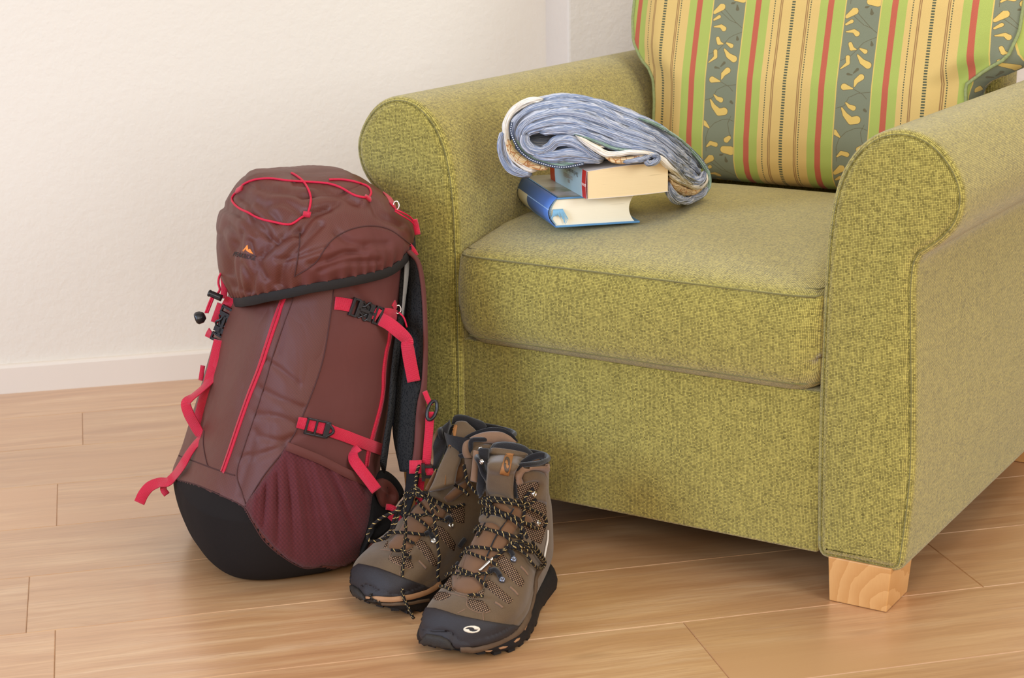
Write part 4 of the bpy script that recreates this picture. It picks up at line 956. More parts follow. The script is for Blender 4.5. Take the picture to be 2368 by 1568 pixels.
# ---- shoulder strap, back padding and hip belt
def slab_between(name, Lc, Rc, th, mat, n=50, par=None, nrmsgn=1, rib=0):
    A = catmull(Lc, n); B_ = catmull(Rc, n); PA = np.array([at(*p) for p in A]); PB = np.array([at(*p) for p in B_]); m = 12; V = []; UV = []
    nr = np.cross(np.gradient(PA, axis=0), PB-PA); nr /= np.linalg.norm(nr, axis=1)[:, None]
    if np.mean([np.dot(nr[i], CAM-PA[i]) for i in range(n)]) < 0: nr = -nr
    prof = [(t, math.sin(pi*min(1, max(0, t)))**.45) for t in np.linspace(0, 1, m)]
    ring = [(t, .5*h) for t, h in prof]+[(t, -.5*h) for t, h in prof[::-1][1:-1]]
    for i in range(n):
        for t, h in ring: V.append(PA[i]*(1-t)+PB[i]*t+nr[i]*h*th); UV.append((i*.01, t*.05))
    k = len(ring); F = grid_faces(n, k, False, True)+[tuple(range(k)), tuple(range((n-1)*k, n*k))]
    return fix(mesh(name, V, F, mat, par or bag, True, UV, recalc=True))
nk = NT('black_spacer_mesh'); vv_ = nk.nd('ShaderNodeTexVoronoi', feature='F1'); nk.put(vv_.inputs['Vector'], nk.obj()); vv_.inputs['Scale'].default_value = 330.
M_SPC = nk.fin(nk.mix(sstep(nk, .25, .45, vv_.outputs[0]), lin(20, 20, 20), lin(40, 38, 36)), .8, 0, .2); nk.bump(vv_.outputs[0], .6, .002)
nd_ = NT('dotted_air_mesh'); x, y, _ = nd_.sep(nd_.uv()); du = nd_.M('SUBTRACT', nd_.M('FRACT', nd_.M('DIVIDE', x, .0030)), .5)
dv = nd_.M('SUBTRACT', nd_.M('FRACT', nd_.M('ADD', nd_.M('DIVIDE', y, .0044), nd_.M('MULTIPLY', nd_.M('MODULO', nd_.M('FLOOR', nd_.M('ABSOLUTE', nd_.M('DIVIDE', x, .0030))), 2.), .5))), .5)
M_DOT = nd_.fin(nd_.mix(nd_.M('LESS_THAN', nd_.V('LENGTH', nd_.comb(du, nd_.M('MULTIPLY', dv, 1.2))), .34), lin(40, 38, 38), lin(222, 212, 196)), .7)
dr, dlf = dS+.005, dS+.055
slab_between('shoulder_strap', [(926, 600, dlf), (930, 650, dlf), (926, 750, dlf), (913, 850, dlf-.005), (906, 930, dlf-.01), (908, 1000, dlf-.015), (916, 1050, dlf-.02), (926, 1088, dlf-.02)],
             [(958, 590, dr), (972, 640, dr), (978, 704, dr), (981, 792, dr), (977, 880, dr), (967, 931, dr), (962, 980, dr), (958, 1033, dr), (950, 1090, dr)], .010, M_SPC)
slab_between('strap_cover', [(940, 582, dr-.006), (962, 605, dr-.004), (972, 645, dr-.004), (978, 704, dr-.004), (980, 792, dr-.004), (976, 880, dr-.004), (965, 931, dr-.004), (960, 980, dr-.004), (957, 1033, dr-.004), (950, 1085, dr-.004)],
             [(950, 580, dr+.004), (970, 604, dr+.004), (980, 645, dr+.006), (985, 704, dr+.006), (988, 792, dr+.006), (987, 880, dr+.004), (986, 931, dr+.002), (983, 980, dr), (980, 1033, dr), (974, 1080, dr)], .006, M_SIDE)
slab_between('back_padding', [(925, 590, dS+.02), (923, 700, dS+.02), (912, 800, dS+.015), (904, 880, dS+.015), (900, 950, dS+.01), (890, 1010, dS+.01), (882, 1060, dS+.01)],
             [(944, 588, dS+.03), (938, 700, dS+.03), (925, 800, dS+.03), (915, 880, dS+.03), (908, 950, dS+.03), (899, 1020, dS+.03), (889, 1095, dS+.03)], .008, M_SPC)
slab_between('air_mesh_strip', [(936, 594, dS+.012), (934, 640, dS+.012), (931, 690, dS+.012), (929, 730, dS+.012)], [(948, 592, dS+.018), (945, 640, dS+.018), (938, 690, dS+.018), (932, 732, dS+.018)], .003, M_DOT)
free_ribbon('strap_webbing', [(982, 905, dr-.01, 0), (989, 922, dr-.012, 10), (996, 938, dr-.012, 10)], .0075, .002, M_RED, 10)
a_ = np.linspace(0, 2*pi, 24, endpoint=False); c_ = at(999, 949, dr-.016); P = np.array([c_+RT*(.0062*math.cos(t)*.85+.012*math.sin(t)*.42)+UP*(.0130*math.sin(t)-.004*math.cos(t))+FWD*.003*math.sin(t) for t in a_]); fix(tube('adjuster_ring', P, .0026, M_PLAS, bag, 8, closed=True))
free_ribbon('strap_webbing', [(994, 952, dr-.014, 10), (993, 985, dr-.012, 10), (990, 1020, dr-.010, 10), (987, 1058, dr-.008, 0), (984, 1085, dr-.006, 0)], .0125, .002, M_RED, 24)
free_ribbon('strap_webbing', [(947, 1080, dr-.012, 0), (962, 1080, dr-.014, 0), (976, 1079, dr-.012, 0)], .0195, .003, M_RED, 8)
free_ribbon('strap_webbing', [(984, 1092, dr-.012, 0), (995, 1088, dr-.012, 0), (1004, 1084, dr-.01, 0)], .014, .003, M_RED, 8)
fix(mesh('ladder_lock', *join_data([box_data(at(979, 1092, dr-.014), (.005, .006, .026)), box_data(at(988, 1078, dr-.014), (.014, .006, .004)), box_data(at(988, 1102, dr-.014), (.014, .006, .004))]), M_PLAS, bag, False))
free_ribbon('strap_webbing', [(975, 1105, dr, 0), (970, 1150, dr, 20), (966, 1200, dr+.0, 10)], .010, .002, M_RED, 12)
slab_between('shoulder_strap', [(940, 1086, dr), (938, 1120, dr), (930, 1170, dr), (925, 1190, dr)], [(972, 1090, dr-.01), (966, 1120, dr-.01), (956, 1160, dr-.01), (940, 1200, dr-.01)], .006, M_BLK, 20)
def pad(name, px, d, th, mat, tilt=0.):
    """padded panel of real thickness standing beside the bag, turned like the bag's side"""
    b_ = catmull(px, 60, True); c_ = b_.mean(0); rings = []; 
    for s, h in ((1, 0), (.97, .5), (.88, .85), (.7, .98), (.4, 1.0), (.12, 1.0)):
        rings.append([at(c_[0]+(x-c_[0])*s, c_[1]+(y-c_[1])*s, d+tilt*(x-c_[0])-th*h) for x, y in b_])
    back = [[at(c_[0]+(x-c_[0])*s, c_[1]+(y-c_[1])*s, d+tilt*(x-c_[0])+th*h) for x, y in b_] for s, h in ((.97, .4), (.8, .6), (.3, .6))]
    V = [p for r_ in (rings[::-1]+back) for p in r_]; k = 60; n = len(rings)+len(back)
    return fix(mesh(name, V, grid_faces(n, k, False, True)+[tuple(range(k)), tuple(range((n-1)*k, n*k))], mat, bag, True, [(q[0], q[2]) for q in V], recalc=True))
dh = (dep(SBb, 862, 1180) or 2.5)
pad('hip_belt_edge', Z2_([(1690, 700), (1740, 630), (1800, 635), (1870, 695), (1915, 780), (1890, 830), (1850, 860), (1760, 900)]), dh+.020, .012, M_BLK, .0003)
pad('hip_belt', Z2_([(1700, 720), (1750, 680), (1810, 700), (1862, 760), (1880, 820), (1850, 880), (1790, 890), (1740, 860)]), dh+.008, .012, M_SIDE, .0003)
pad('hip_belt_edge', Z2_([(1690, 790), (1740, 850), (1830, 915), (1845, 985), (1790, 1060), (1680, 1140), (1640, 1200), (1625, 1230), (1600, 1220), (1640, 1050)]), dh+.004, .012, M_BLK, .0003)
pad('hip_belt', Z2_([(1640, 1130), (1720, 1115), (1750, 1140), (1700, 1180), (1620, 1230), (1600, 1200)]), dh+.0, .008, M_SIDE)
free_ribbon('strap_webbing', [(893, 1172, dh-.01, 0), (905, 1174, dh-.012, 0), (915, 1180, dh-.01, 0), (935, 1195, dh, 0)], .009, .003, M_RED, 10)
free_ribbon('strap_webbing', [(905, 1205, dh, 0), (920, 1190, dh, 0), (935, 1200, dh, 0)], .016, .003, M_RED, 10)
# ------------------------------------------------------------------ hiking boots
def suede(name, col, dk, s=900.):
    n = NT(name); o = n.obj(); f = n.noise(o, s, 3., .7); b = n.noise(o, 35., 3., .6)
    c = n.mix(n.M('ADD', n.M('MULTIPLY', f, .6), n.M('MULTIPLY', b, .5)), dk, col); n.bump(f, .5, .0006); return n.fin(c, .9, 0, .15, .25)
M_SUE = suede('olive_brown_suede', lin(118, 94, 68), lin(72, 54, 36))
M_SUE2 = suede('tan_nubuck', lin(146, 110, 84), lin(108, 80, 58))
M_TON = suede('brown_tongue_fabric', lin(132, 92, 60), lin(90, 60, 38), 1600.)
M_RUB = plain_mat('black_toe_rubber', lin(46, 40, 40), .55, 0, .35, 60, .22, .5, 1200)
M_BUM = plain_mat('dark_bumper_rubber', lin(50, 43, 36), .6, 0, .3, 80, .22, .6, 900)
M_SOL = plain_mat('black_outsole_rubber', lin(32, 27, 25), .7, 0, .25, 80, .2, .5, 900)
M_MID = plain_mat('taupe_midsole_rubber', lin(96, 74, 54), .7, 0, .3, 80, .2, .4, 900)
M_TAN = plain_mat('tan_midsole_insert', lin(170, 124, 86), .7, 0, .3, 80, .15)
M_LIN = plain_mat('black_fleece_lining', lin(32, 28, 28), .95, 0, .15, 500, .3, .6, 900, .3)
M_LTH = plain_mat('orange_leather_patch', lin(158, 104, 56), .6, 0, .35, 120, .15, .3, 900)
M_WHT = plain_mat('cream_logo_print', lin(226, 212, 188), .5); M_LOG = plain_mat('embossed_logo', lin(84, 66, 50), .6)
ng = NT('boot_air_mesh'); x, y, _ = ng.sep(ng.uv()); rr = .0030
gx = ng.M('SUBTRACT', ng.M('FRACT', ng.M('DIVIDE', ng.M('ADD', x, ng.M('MULTIPLY', y, .45)), rr)), .5); gy = ng.M('SUBTRACT', ng.M('FRACT', ng.M('DIVIDE', ng.M('SUBTRACT', y, ng.M('MULTIPLY', x, .45)), rr)), .5)
M_GRD = ng.fin(ng.mix(ng.M('LESS_THAN', ng.V('LENGTH', ng.comb(gx, gy)), .33), lin(44, 30, 24), lin(160, 126, 96)), .8, 0, .2)
nl2 = NT('black_gold_lace'); x, y, _ = nl2.sep(nl2.uv()); hx = nl2.M('FRACT', nl2.M('ADD', nl2.M('DIVIDE', x, .0095), y)); dd = nl2.M('MULTIPLY', nl2.M('LESS_THAN', hx, .15), nl2.M('GREATER_THAN', nl2.M('SINE', nl2.M('MULTIPLY', nl2.M('ADD', nl2.M('DIVIDE', x, .0014), nl2.M('MULTIPLY', y, 3.)), 2*pi)), -.75))
br = nl2.M('SINE', nl2.M('MULTIPLY', nl2.M('ADD', nl2.M('DIVIDE', x, .0022), nl2.M('MULTIPLY', y, 2.)), 2*pi)); nl2.bump(br, .5, .0005)
M_LACE = nl2.fin(nl2.mix(dd, nl2.mix(sstep(nl2, -1., 1., br), lin(20, 17, 17), lin(40, 33, 31)), lin(206, 172, 108)), .8, 0, .2)
LAT = [(0, -.004), (.0077, .022), (.031, .049), (.063, .067), (.10, .070), (.148, .0615), (.187, .050), (.23, .043), (.279, .038), (.303, .024), (.315, 0)]
MED = [(0, -.004), (.003, -.034), (.021, -.058), (.05, -.063), (.09, -.058), (.13, -.048), (.18, -.042), (.23, -.042), (.28, -.038), (.303, -.024), (.315, 0)]
SEC = [((.006, .046), (.006, .018), -.008, .022), ((.016, .060), (.014, .016), -.004, .040), ((.036, .071), (.032, .014), .000, .0535), ((.066, .079), (.066, .013), .003, .0600), ((.100, .092), (.102, .013), .005, .0590),
       ((.134, .114), (.142, .013), .005, .0525), ((.158, .138), (.190, .014), .002, .0460), ((.173, .154), (.245, .015), -.001, .0415), ((.181, .166), (.300, .032), -.003, .0405), ((.184, .176), (.309, .074), -.005, .0410),
       ((.183, .185), (.303, .112), -.007, .0420), ((.180, .200), (.297, .152), -.009, .0440), ((.176, .216), (.294, .196), -.010, .0465)]
def boot(label, O, phi, mir, flip=1.):
    T = np.array([math.sin(phi), math.cos(phi), 0]); Lr = np.array([math.cos(phi), -math.sin(phi), 0])*mir; O = np.array([O[0], O[1], 0.])
    W = lambda x, l, z: O+T*x+Lr*l+np.array([0, 0, z])
    root = empty('hiking_boot', tuple(O)); tag(root, label, 'boot', 'pair of laced hiking boots'); inv = Matrix.Translation(-Vector(O))
    def F(o): o.matrix_parent_inverse = inv; return o
    n = 90; A = np.array([(s[0][0], s[0][1], s[1][0], s[1][1], s[2], s[3]) for s in SEC]); A = catmull(A, n); k = 96; V = []; UV = []
    for i in range(n):
        ix, iz, ox, oz, c, w = A[i]; foot = 1-smoothstep(.50, .72, i/(n-1)); cx, cz = (ix+ox)/2, (iz+oz)/2
        for j in range(k):
            a = 2*pi*j/k; ca, sa = math.cos(a), math.sin(a)         # a = 0 at inner/top, pi at outer/bottom
            ex = 2.3+foot*(1.0 if ca < 0 else 0.0)*1.8; r = (abs(ca)**ex+abs(sa)**ex)**(-1/ex); u = ca*r; v = sa*r
            wl = w*(1+.03*foot*(ca < -.3)); topn = 1-.22*foot*max(0, u)**2
            V.append(W(cx+(ix-cx)*u, c+wl*v*topn, cz+(iz-cz)*u)); UV.append((i/n*.45, j/k*.28))
    V = np.array(V); V = V+noise3(V, 40.)[:, None]*.0018*np.array([1, 1, 1.])
    FU = grid_faces(n, k, False, True); full = bpy.data.meshes.new('trace'); full.from_pydata([tuple(v) for v in V], [], FU+[tuple(range(k))])
    def gap(i): return math.radians(38)*smoothstep(.76, .93, i/(n-1))
    angd = lambda j: abs((2*pi*(j+.5)/k+pi) % (2*pi)-pi)
    FV = [f for q, f in enumerate(FU) if angd(q % k) > gap(q//k)]
    up = F(mesh('upper', V, FV+[tuple(range(k))], M_SUE, root, True, UV, recalc=True))
    # fleece lining: a shell just inside, and a rolled rim round the opening
    In = []
    for i in range(int(n*.62), n):
        r_ = V[i*k:(i+1)*k]; c = r_.mean(0); In.append(c+(r_-c)*.90)
    F(mesh('collar_lining', np.vstack(In), grid_faces(len(In), k, False, True), M_LIN, root, True, recalc=True))
    rim = []
    for i in range(int(n*.79), n): j = int(round(gap(i)/(2*pi)*k)); rim.append(V[i*k+j])
    rim += [V[(n-1)*k+j] for j in range(int(round(gap(n-1)/(2*pi)*k)), k-int(round(gap(n-1)/(2*pi)*k))+1)]
    rim += [V[i*k+(k-int(round(gap(i)/(2*pi)*k))) % k] for i in range(n-1, int(n*.79), -1)]
    rim = resample(np.array(rim), 90)
    for _ in range(3): rim[1:-1] = (rim[:-2]+2*rim[1:-1]+rim[2:])/4
    F(tube('collar_rim', rim, .0036, M_LIN, root, 10))
    # sole: outline, midsole wall and lugged outsole
    xs = np.r_[0, .003, .008, np.linspace(.015, .305, 40), .311, .315]; la = np.interp(xs, *zip(*LAT)); md = np.interp(xs, *zip(*MED))
    out = np.array([(x, l) for x, l in zip(xs, la)]+[(x, l) for x, l in zip(xs[::-1][1:-1], md[::-1][1:-1])]); out = resample(catmull(out, 200, True), 160, True); m = len(out); co = out.mean(0)
    def spring(x): return .016*max(0, (.06-x)/.06)**1.7+.004*max(0, (x-.28)/.035)**2
    rings = []
    for s, z in ((.965, .002), (1.0, .004), (1.01, .011), (.995, .017), (.985, .020), (.95, .026), (.90, .030)):
        rings.append([W(co[0]+(x-co[0])*s, co[1]+(l-co[1])*s, z+spring(x)) for x, l in out])
    V2 = np.array([p for r_ in rings for p in r_]); F(mesh('midsole', V2, grid_faces(7, m, False, True)+[tuple(range(m)), tuple(range(6*m, 7*m))], M_SOL, root, True, recalc=True))
    lug = []
    for i in range(0, m, 5):
        x, l = out[i]
        if .150 < x < .205: continue
        t = nrm(np.r_[out[(i+2) % m]-out[i-2], 0]); nn_ = np.array([t[1], -t[0]]); 
        if np.dot(nn_, out[i]-co) < 0: nn_ = -nn_
        c_ = W(x-nn_[0]*.0085, l-nn_[1]*.0085, .0045+spring(x)*.97); tw_ = T*t[0]+Lr*t[1]; nw_ = T*nn_[0]+Lr*nn_[1]
        M3 = np.stack([tw_, nw_, np.array([0, 0, 1.])], 1); lug.append(box_data(c_, (.0115, .016, .009), M3))
    for x in np.arange(.03, .30, .022):
        if .145 < x < .21: continue
        for l in (-.022, .0, .022): lug.append(box_data(W(x, l, .0045+spring(x)), (.012, .012, .009), np.stack([T, Lr, [0, 0, 1]], 1)))
    og = mesh('outsole_lugs', *join_data(lug), M_SOL, root, False, recalc=True); F(og)
    hk = []
    hl = [(x, l) for x, l in out if x > .215]; hl = sorted(hl, key=lambda q: math.atan2(q[1], q[0]-.25)); hl = np.array(hl)
    hb = np.vstack([hl, [(.215, 0)]]); Vh = [W(x, l, z) for z in (.0, .016) for x, l in hb*np.array([1., .985])]; mm = len(hb); F(mesh('heel_block', Vh, grid_faces(2, mm, False, True)+[tuple(range(mm)), tuple(range(mm, 2*mm))], M_SOL, root, False, recalc=True))
    og['kind'] = 'stuff'
    S = Surf([full] + [c_.data for c_ in root.children if c_.name.startswith('midsole')])
    return root, F, S, W, T, Lr
def boot_kit(root, F, S):
    K = {}
    def pt(name, px, mat, th=.0014, step=4., puff=0., edge=.0006, lab=None, cubic=False):
        o = F(patch(name, S, px, mat, root, th, step, edge, puff=puff, cubic=cubic));
        if lab: o['label'] = lab
        return o
    def lace(px, n=None, off=.0030, r=.00225, lift=0., name='lace', mat=None, sm=5):
        n = n or max(14, int(len(px)*9)); P, N = trace(S, px, n, off)
        if lift: P = P+N*(lift*np.sin(np.linspace(0, pi, n)))[:, None]
        # keep a taut cord from dropping into gaps: smooth the distance along each ray
        d = (P-CAM)@FWD; ds = d.copy()
        for _ in range(14): ds[1:-1] = np.minimum(ds[1:-1], (ds[:-2]+ds[2:])/2+.0002)
        P = CAM+(P-CAM)*(ds/d)[:, None]
        for _ in range(sm): P[1:-1] = (P[:-2]+2*P[1:-1]+P[2:])/4
        return F(tube(name, P, r, mat or M_LACE, root, 8))
    def rivet(x, y, r=.0042, mat=None, name='lace_hook'):
        p, n_ = S.hitc(x, y, x, y); u = nrm(np.cross(n_, [0, 0, 1.])); v = np.cross(n_, u); V = []; rings = [(1.0, 0), (1.02, .0022), (.8, .0036), (.45, .0038), (.38, .0030), (.0, .0030)]
        for s, h in rings:
            for t in np.linspace(0, 2*pi, 16, endpoint=False): V.append(p+n_*h+(u*math.cos(t)+v*math.sin(t))*r*max(s, .01))
        return F(mesh(name, V, grid_faces(len(rings), 16, False, True), mat or M_MET, root, True, recalc=True))
    def band(name, px, w, th, mat, n=60, off=.0012):
        P, N = trace(S, px, n, off)
        for _ in range(3): P[1:-1] = (P[:-2]+2*P[1:-1]+P[2:])/4
        return F(ribbon(name, P, N, w, th, mat, root))
    def slab(name, L, R, th, mat, n=40):
        o = slab_between(name, L, R, th, mat, n, root); o.matrix_parent_inverse = Matrix.Translation(-Vector(root.location)); return o
    return pt, lace, rivet, band, slab
A5 = lambda L: [(960+X/5.228, 1000+Y/5.228) for X, Y in L]
B5 = lambda L: [(960+X/5.503, 1260+Y/5.503) for X, Y in L]
C5 = lambda L: [(780+X/5.6, 1150+Y/5.6) for X, Y in L]
D5 = lambda L: [(960+X/6.532, 940+Y/6.532) for X, Y in L]
def swirl(cx, cy, rx, ry, rot=0., thick=.42):
    """two interlocking crescents"""
    out = []
    for s in (0, pi):
        P = []
        for t in np.linspace(-.15*pi, 1.0*pi, 16): P.append((math.cos(t+s)*1.0, math.sin(t+s)*1.0))
        for t in np.linspace(1.0*pi, .05*pi, 14):
            k = .42+.16*math.cos(t); P.append((math.cos(t+s)*(1-thick-.05)+.22*math.cos(s)*-1*(-1), math.sin(t+s)*(1-thick)))
        out.append([(cx+(a*math.cos(rot)-b*math.sin(rot))*rx, cy+(a*math.sin(rot)+b*math.cos(rot))*ry) for a, b in P])
    return out
# ---- nearer boot
r1_, F1, S1, W1_, T1_, L1_ = boot('brown suede hiking boot with cream swirl on its black toe cap, nearest the camera', (-.088, 2.110), .42, 1)
pt, lace, rivet, band, slabk = boot_kit(r1_, F1, S1)
band('rand', B5([(540, 1345), (680, 1345), (850, 1310), (1000, 1260), (1150, 1195), (1300, 1110), (1400, 980), (1450, 850), (1490, 720), (1520, 560), (1530, 400), (1600, 280)]), .0085, .004, M_MID, 70, .001)
pt('toe_cap', B5([(130, 800), (260, 810), (400, 850), (520, 890), (700, 930), (900, 970), (1100, 1000), (1250, 1020), (1330, 1030), (1290, 1090), (1200, 1160), (1050, 1220), (900, 1265), (700, 1300), (560, 1315), (500, 1310), (430, 1230), (330, 1180), (170, 1160), (90, 1210), (62, 1150), (60, 1000), (90, 900)]), M_RUB, .0030, 3.5, edge=.0012)
pt('toe_bumper', B5([(160, 1135), (250, 1145), (350, 1165), (420, 1200), (470, 1270), (520, 1330), (600, 1372), (720, 1400), (850, 1408), (900, 1440), (850, 1470), (700, 1488), (400, 1465), (200, 1410), (80, 1370), (45, 1310), (60, 1240), (110, 1205)]), M_BUM, .0056, 3.5, edge=.0036)
for px in ([(600, 1372), (760, 1372), (900, 1345), (985, 1340), (930, 1385), (800, 1400), (690, 1395)], [(1060, 1312), (1120, 1290), (1180, 1290), (1150, 1312), (1080, 1330)], [(1255, 1235), (1290, 1195), (1335, 1180), (1320, 1215), (1270, 1245)], [(1395, 1090), (1420, 1040), (1430, 990), (1412, 1010), (1392, 1060)]):
    pt('sole_insert', B5(px), M_TAN, .0022, 2.5)
for px in ([(672, 695), (760, 700), (860, 715), (920, 780), (960, 838), (900, 860), (790, 842), (710, 800), (668, 745)], [(895, 465), (945, 445), (1010, 490), (1130, 600), (1250, 705), (1190, 752), (1110, 705), (1000, 620), (885, 525)], [(1060, 170), (1130, 130), (1180, 185), (1290, 325), (1388, 460), (1365, 535), (1305, 520), (1200, 420), (1100, 320), (1025, 235)],
           [(300, 600), (400, 602), (460, 645), (380, 700), (285, 712), (218, 680), (245, 630)], [(470, 335), (405, 420), (392, 530), (440, 592), (485, 590), (462, 480)], [(885, 560), (865, 640), (770, 680), (685, 672), (740, 635), (850, 590)]):
    pt('mesh_window', B5(px), M_GRD, .0008, 3.5)
for a_, b_ in (((1340, 280), (1430, 385)), ((1205, 540), (1305, 640)), ((1015, 735), (1112, 802))): band('stitched_slit', B5([a_, ((a_[0]+b_[0])/2+6, (a_[1]+b_[1])/2-4), b_]), .0026, .0014, M_SUE2, 12, .0006)
for px in (B5([(400, 620), (480, 625), (580, 655), (660, 680), (660, 780), (740, 840), (860, 870), (960, 850)]), B5([(860, 870), (870, 970)]), B5([(540, 870), (640, 820)]), B5([(470, 560), (520, 600), (600, 630), (700, 640)])): F1(seam('seam', S1, px, .0006, M_SUE2, r1_, 30))
pt('ankle_mesh', A5([(1225, 640), (1350, 622), (1480, 602), (1500, 650), (1465, 720), (1425, 815), (1500, 832), (1575, 880), (1585, 960), (1580, 1150), (1520, 1350), (1400, 1300), (1310, 1180), (1290, 1000), (1250, 850)]), M_GRD, .0010, 4.)
pt('tongue_fabric', A5([(690, 850), (820, 800), (1000, 800), (1180, 800), (1260, 920), (1330, 980), (1430, 1040), (1400, 1130), (1250, 1130), (1180, 1240), (1050, 1500)])+B5([(1000, 200), (950, 350), (880, 480), (860, 560), (770, 620), (640, 622), (540, 600), (475, 560), (480, 400), (540, 200), (600, 0)]), M_TON, .0020, 4.5, puff=.0018)
for px in ([(1180, 930), (1100, 1080), (1040, 1180), (960, 1330), (880, 1520)], [(760, 900), (750, 1050), (745, 1120), (720, 1230), (690, 1330)]): F1(seam('tongue_fold', S1, A5(px), .0012, M_SEAMB if False else M_LIN, r1_, 30, .0045))
F1(seam('tongue_fold', S1, B5([(960, 300), (900, 420), (870, 520)]), .0010, M_LIN, r1_, 20, .004)); F1(seam('tongue_fold', S1, B5([(700, 100), (640, 220), (600, 350), (560, 480)]), .0008, M_SUE, r1_, 24, .0066))
pt('collar_lining', A5([(1186, 480), (1215, 520), (1226, 640), (1236, 800), (1192, 785), (1190, 640)]), M_LIN, .0075, 3.5, edge=.004)
pt('tongue_patch', A5([(757, 1000), (900, 1008), (1050, 1040), (1105, 1080), (1040, 1172), (1000, 1130), (940, 1105), (840, 1105), (770, 1112)]), M_SUE, .0075, 4., edge=.006)
# standing tongue with fleece behind
def hd_(S, x, y, dflt): h = S.hit(x, y); return float((h[0]-CAM)@FWD) if h else dflt
d0 = hd_(S1, 1150, 1140, 2.45); d1 = d0+.050
slabk('tongue_lining', [(1132, 1038, d1+.008), (1140, 1026, d1+.012), (1152, 1022, d1+.014)], [(1128, 1060, d1+.005), (1180, 1052, d1+.01), (1236, 1052, d1+.012)], .010, M_LIN, 12)
slabk('tongue_lining', [(1131, 1042, d1+.006), (1148, 1024, d1+.012), (1180, 1022, d1+.014), (1212, 1030, d1+.014), (1232, 1046, d1+.010)], [(1133, 1062, d1+.004), (1150, 1060, d1+.004), (1180, 1062, d1+.004), (1206, 1066, d1+.004), (1218, 1074, d1+.004)], .012, M_LIN, 30)
def tdp(x, y): return min(d1+.001-.0001*(y-1046), hd_(S1, x, y, d1)-.0085) if y > 1066 else d1+.001-.0004*(y-1046)
tg1 = slabk('tongue', [(x, y, tdp(x, y)) for x, y in ((1131, 1046), (1128, 1060), (1127, 1075), (1126, 1095), (1124, 1115), (1124, 1135), (1126, 1155), (1130, 1172))], [(x, y, tdp(x-4, y)) for x, y in ((1222, 1052), (1212, 1062), (1200, 1078), (1191, 1095), (1188, 1115), (1187, 1135), (1188, 1155), (1186, 1172))], .010, M_SUE, 50)
slabk('tongue', [(1135, 1036, d1+.002), (1131, 1050, d1-.004)], [(1222, 1050, d1+.002), (1216, 1060, d1-.002)], .009, M_SUE, 6)
ST1 = Surf([tg1.data]); F1(patch('leather_patch', ST1, A5([(1100, 232), (1195, 252), (1130, 528), (1020, 500)]), M_LTH, r1_, .0016, 3.5, .0010))
for pl in swirl(960+1112/5.228, 1000+392/5.228, 7.0, 16., .16): F1(patch('logo', ST1, pl, M_LOG, r1_, .0026, 2., .0020))
slabk('collar_lining', A5([(755, 205), (750, 300), (748, 450), (745, 600), (742, 700), (790, 775)]) and [(x, y, d1-.012-.0003*(y-1040)) for x, y in A5([(755, 205), (750, 300), (748, 450), (745, 600), (742, 700), (780, 770)])], [(x, y, d1-.010-.0003*(y-1040)) for x, y in A5([(900, 205), (895, 300), (885, 450), (868, 600), (845, 700), (805, 775)])], .010, M_LIN, 24)
slabk('collar_flap', [(x, y, d1-.008-.0003*(y-1040)) for x, y in A5([(722, 232), (712, 320), (698, 420), (686, 500), (676, 590)])], [(x, y, d1-.016-.0003*(y-1040)) for x, y in A5([(756, 222), (754, 320), (752, 420), (748, 500), (740, 600)])], .009, M_SUE2, 24)
pt('collar_padding', A5([(1192, 490), (1240, 432), (1330, 352), (1440, 292), (1520, 284), (1575, 312), (1592, 380), (1592, 560), (1570, 490), (1500, 462), (1400, 452), (1305, 478), (1282, 540), (1310, 605), (1222, 640), (1198, 600)]), M_SUE2, .004, 4., puff=.007)
pt('ankle_overlay', A5([(1300, 482), (1400, 456), (1500, 466), (1560, 500), (1590, 560), (1592, 640), (1585, 880), (1560, 855), (1430, 822), (1470, 720), (1500, 640), (1480, 600), (1430, 590), (1312, 610), (1286, 550)]), M_SUE, .0042, 4.)
slabk('collar_lining', [(x, y, hd_(S1, 1235, 1090, 2.5)+.010) for x, y in A5([(1190, 640), (1186, 540), (1196, 470), (1290, 370), (1400, 295), (1500, 268), (1560, 275)])], [(x, y, hd_(S1, 1235, 1090, 2.5)+.004) for x, y in A5([(1222, 650), (1212, 560), (1225, 490), (1310, 392), (1420, 312), (1510, 290), (1560, 300)])], .010, M_LIN, 30)
F1(mesh('heel_stripe', *tube_data(trace(S1, A5([(1590, 1180), (1585, 1300), (1560, 1430), (1540, 1540)]), 20, .002)[0], .0016, 6), plain_mat('white_piping', lin(222, 210, 196), .6), r1_))
for px in (A5([(1415, 520)]), A5([(1430, 742)]), A5([(1478, 1095)])): rivet(*px[0], .0047)
for px in (B5([(1250, 190)]), B5([(1105, 452)])): rivet(*px[0], .0046, plain_mat('blue_steel_stud', lin(120, 122, 134), .2, .9))
rivet(*A5([(670, 440)])[0], .004)
for px in ([(960, 350), (1010, 330), (1050, 360), (1080, 420)], [(1180, 80), (1215, 100), (1240, 150)], [(415, 320), (440, 270), (490, 230)], [(460, 240), (480, 190), (520, 170)], [(530, 60), (550, 20), (560, -20)]): lace(B5(px), 16, .003, .0034, 0, 'lace_loop', M_LIN)
for pl in swirl(960+722/5.503, 1260+1072/5.503, 18.5, 7.6, .10): pt('logo', pl, M_WHT, .0048, 2., edge=.0040)
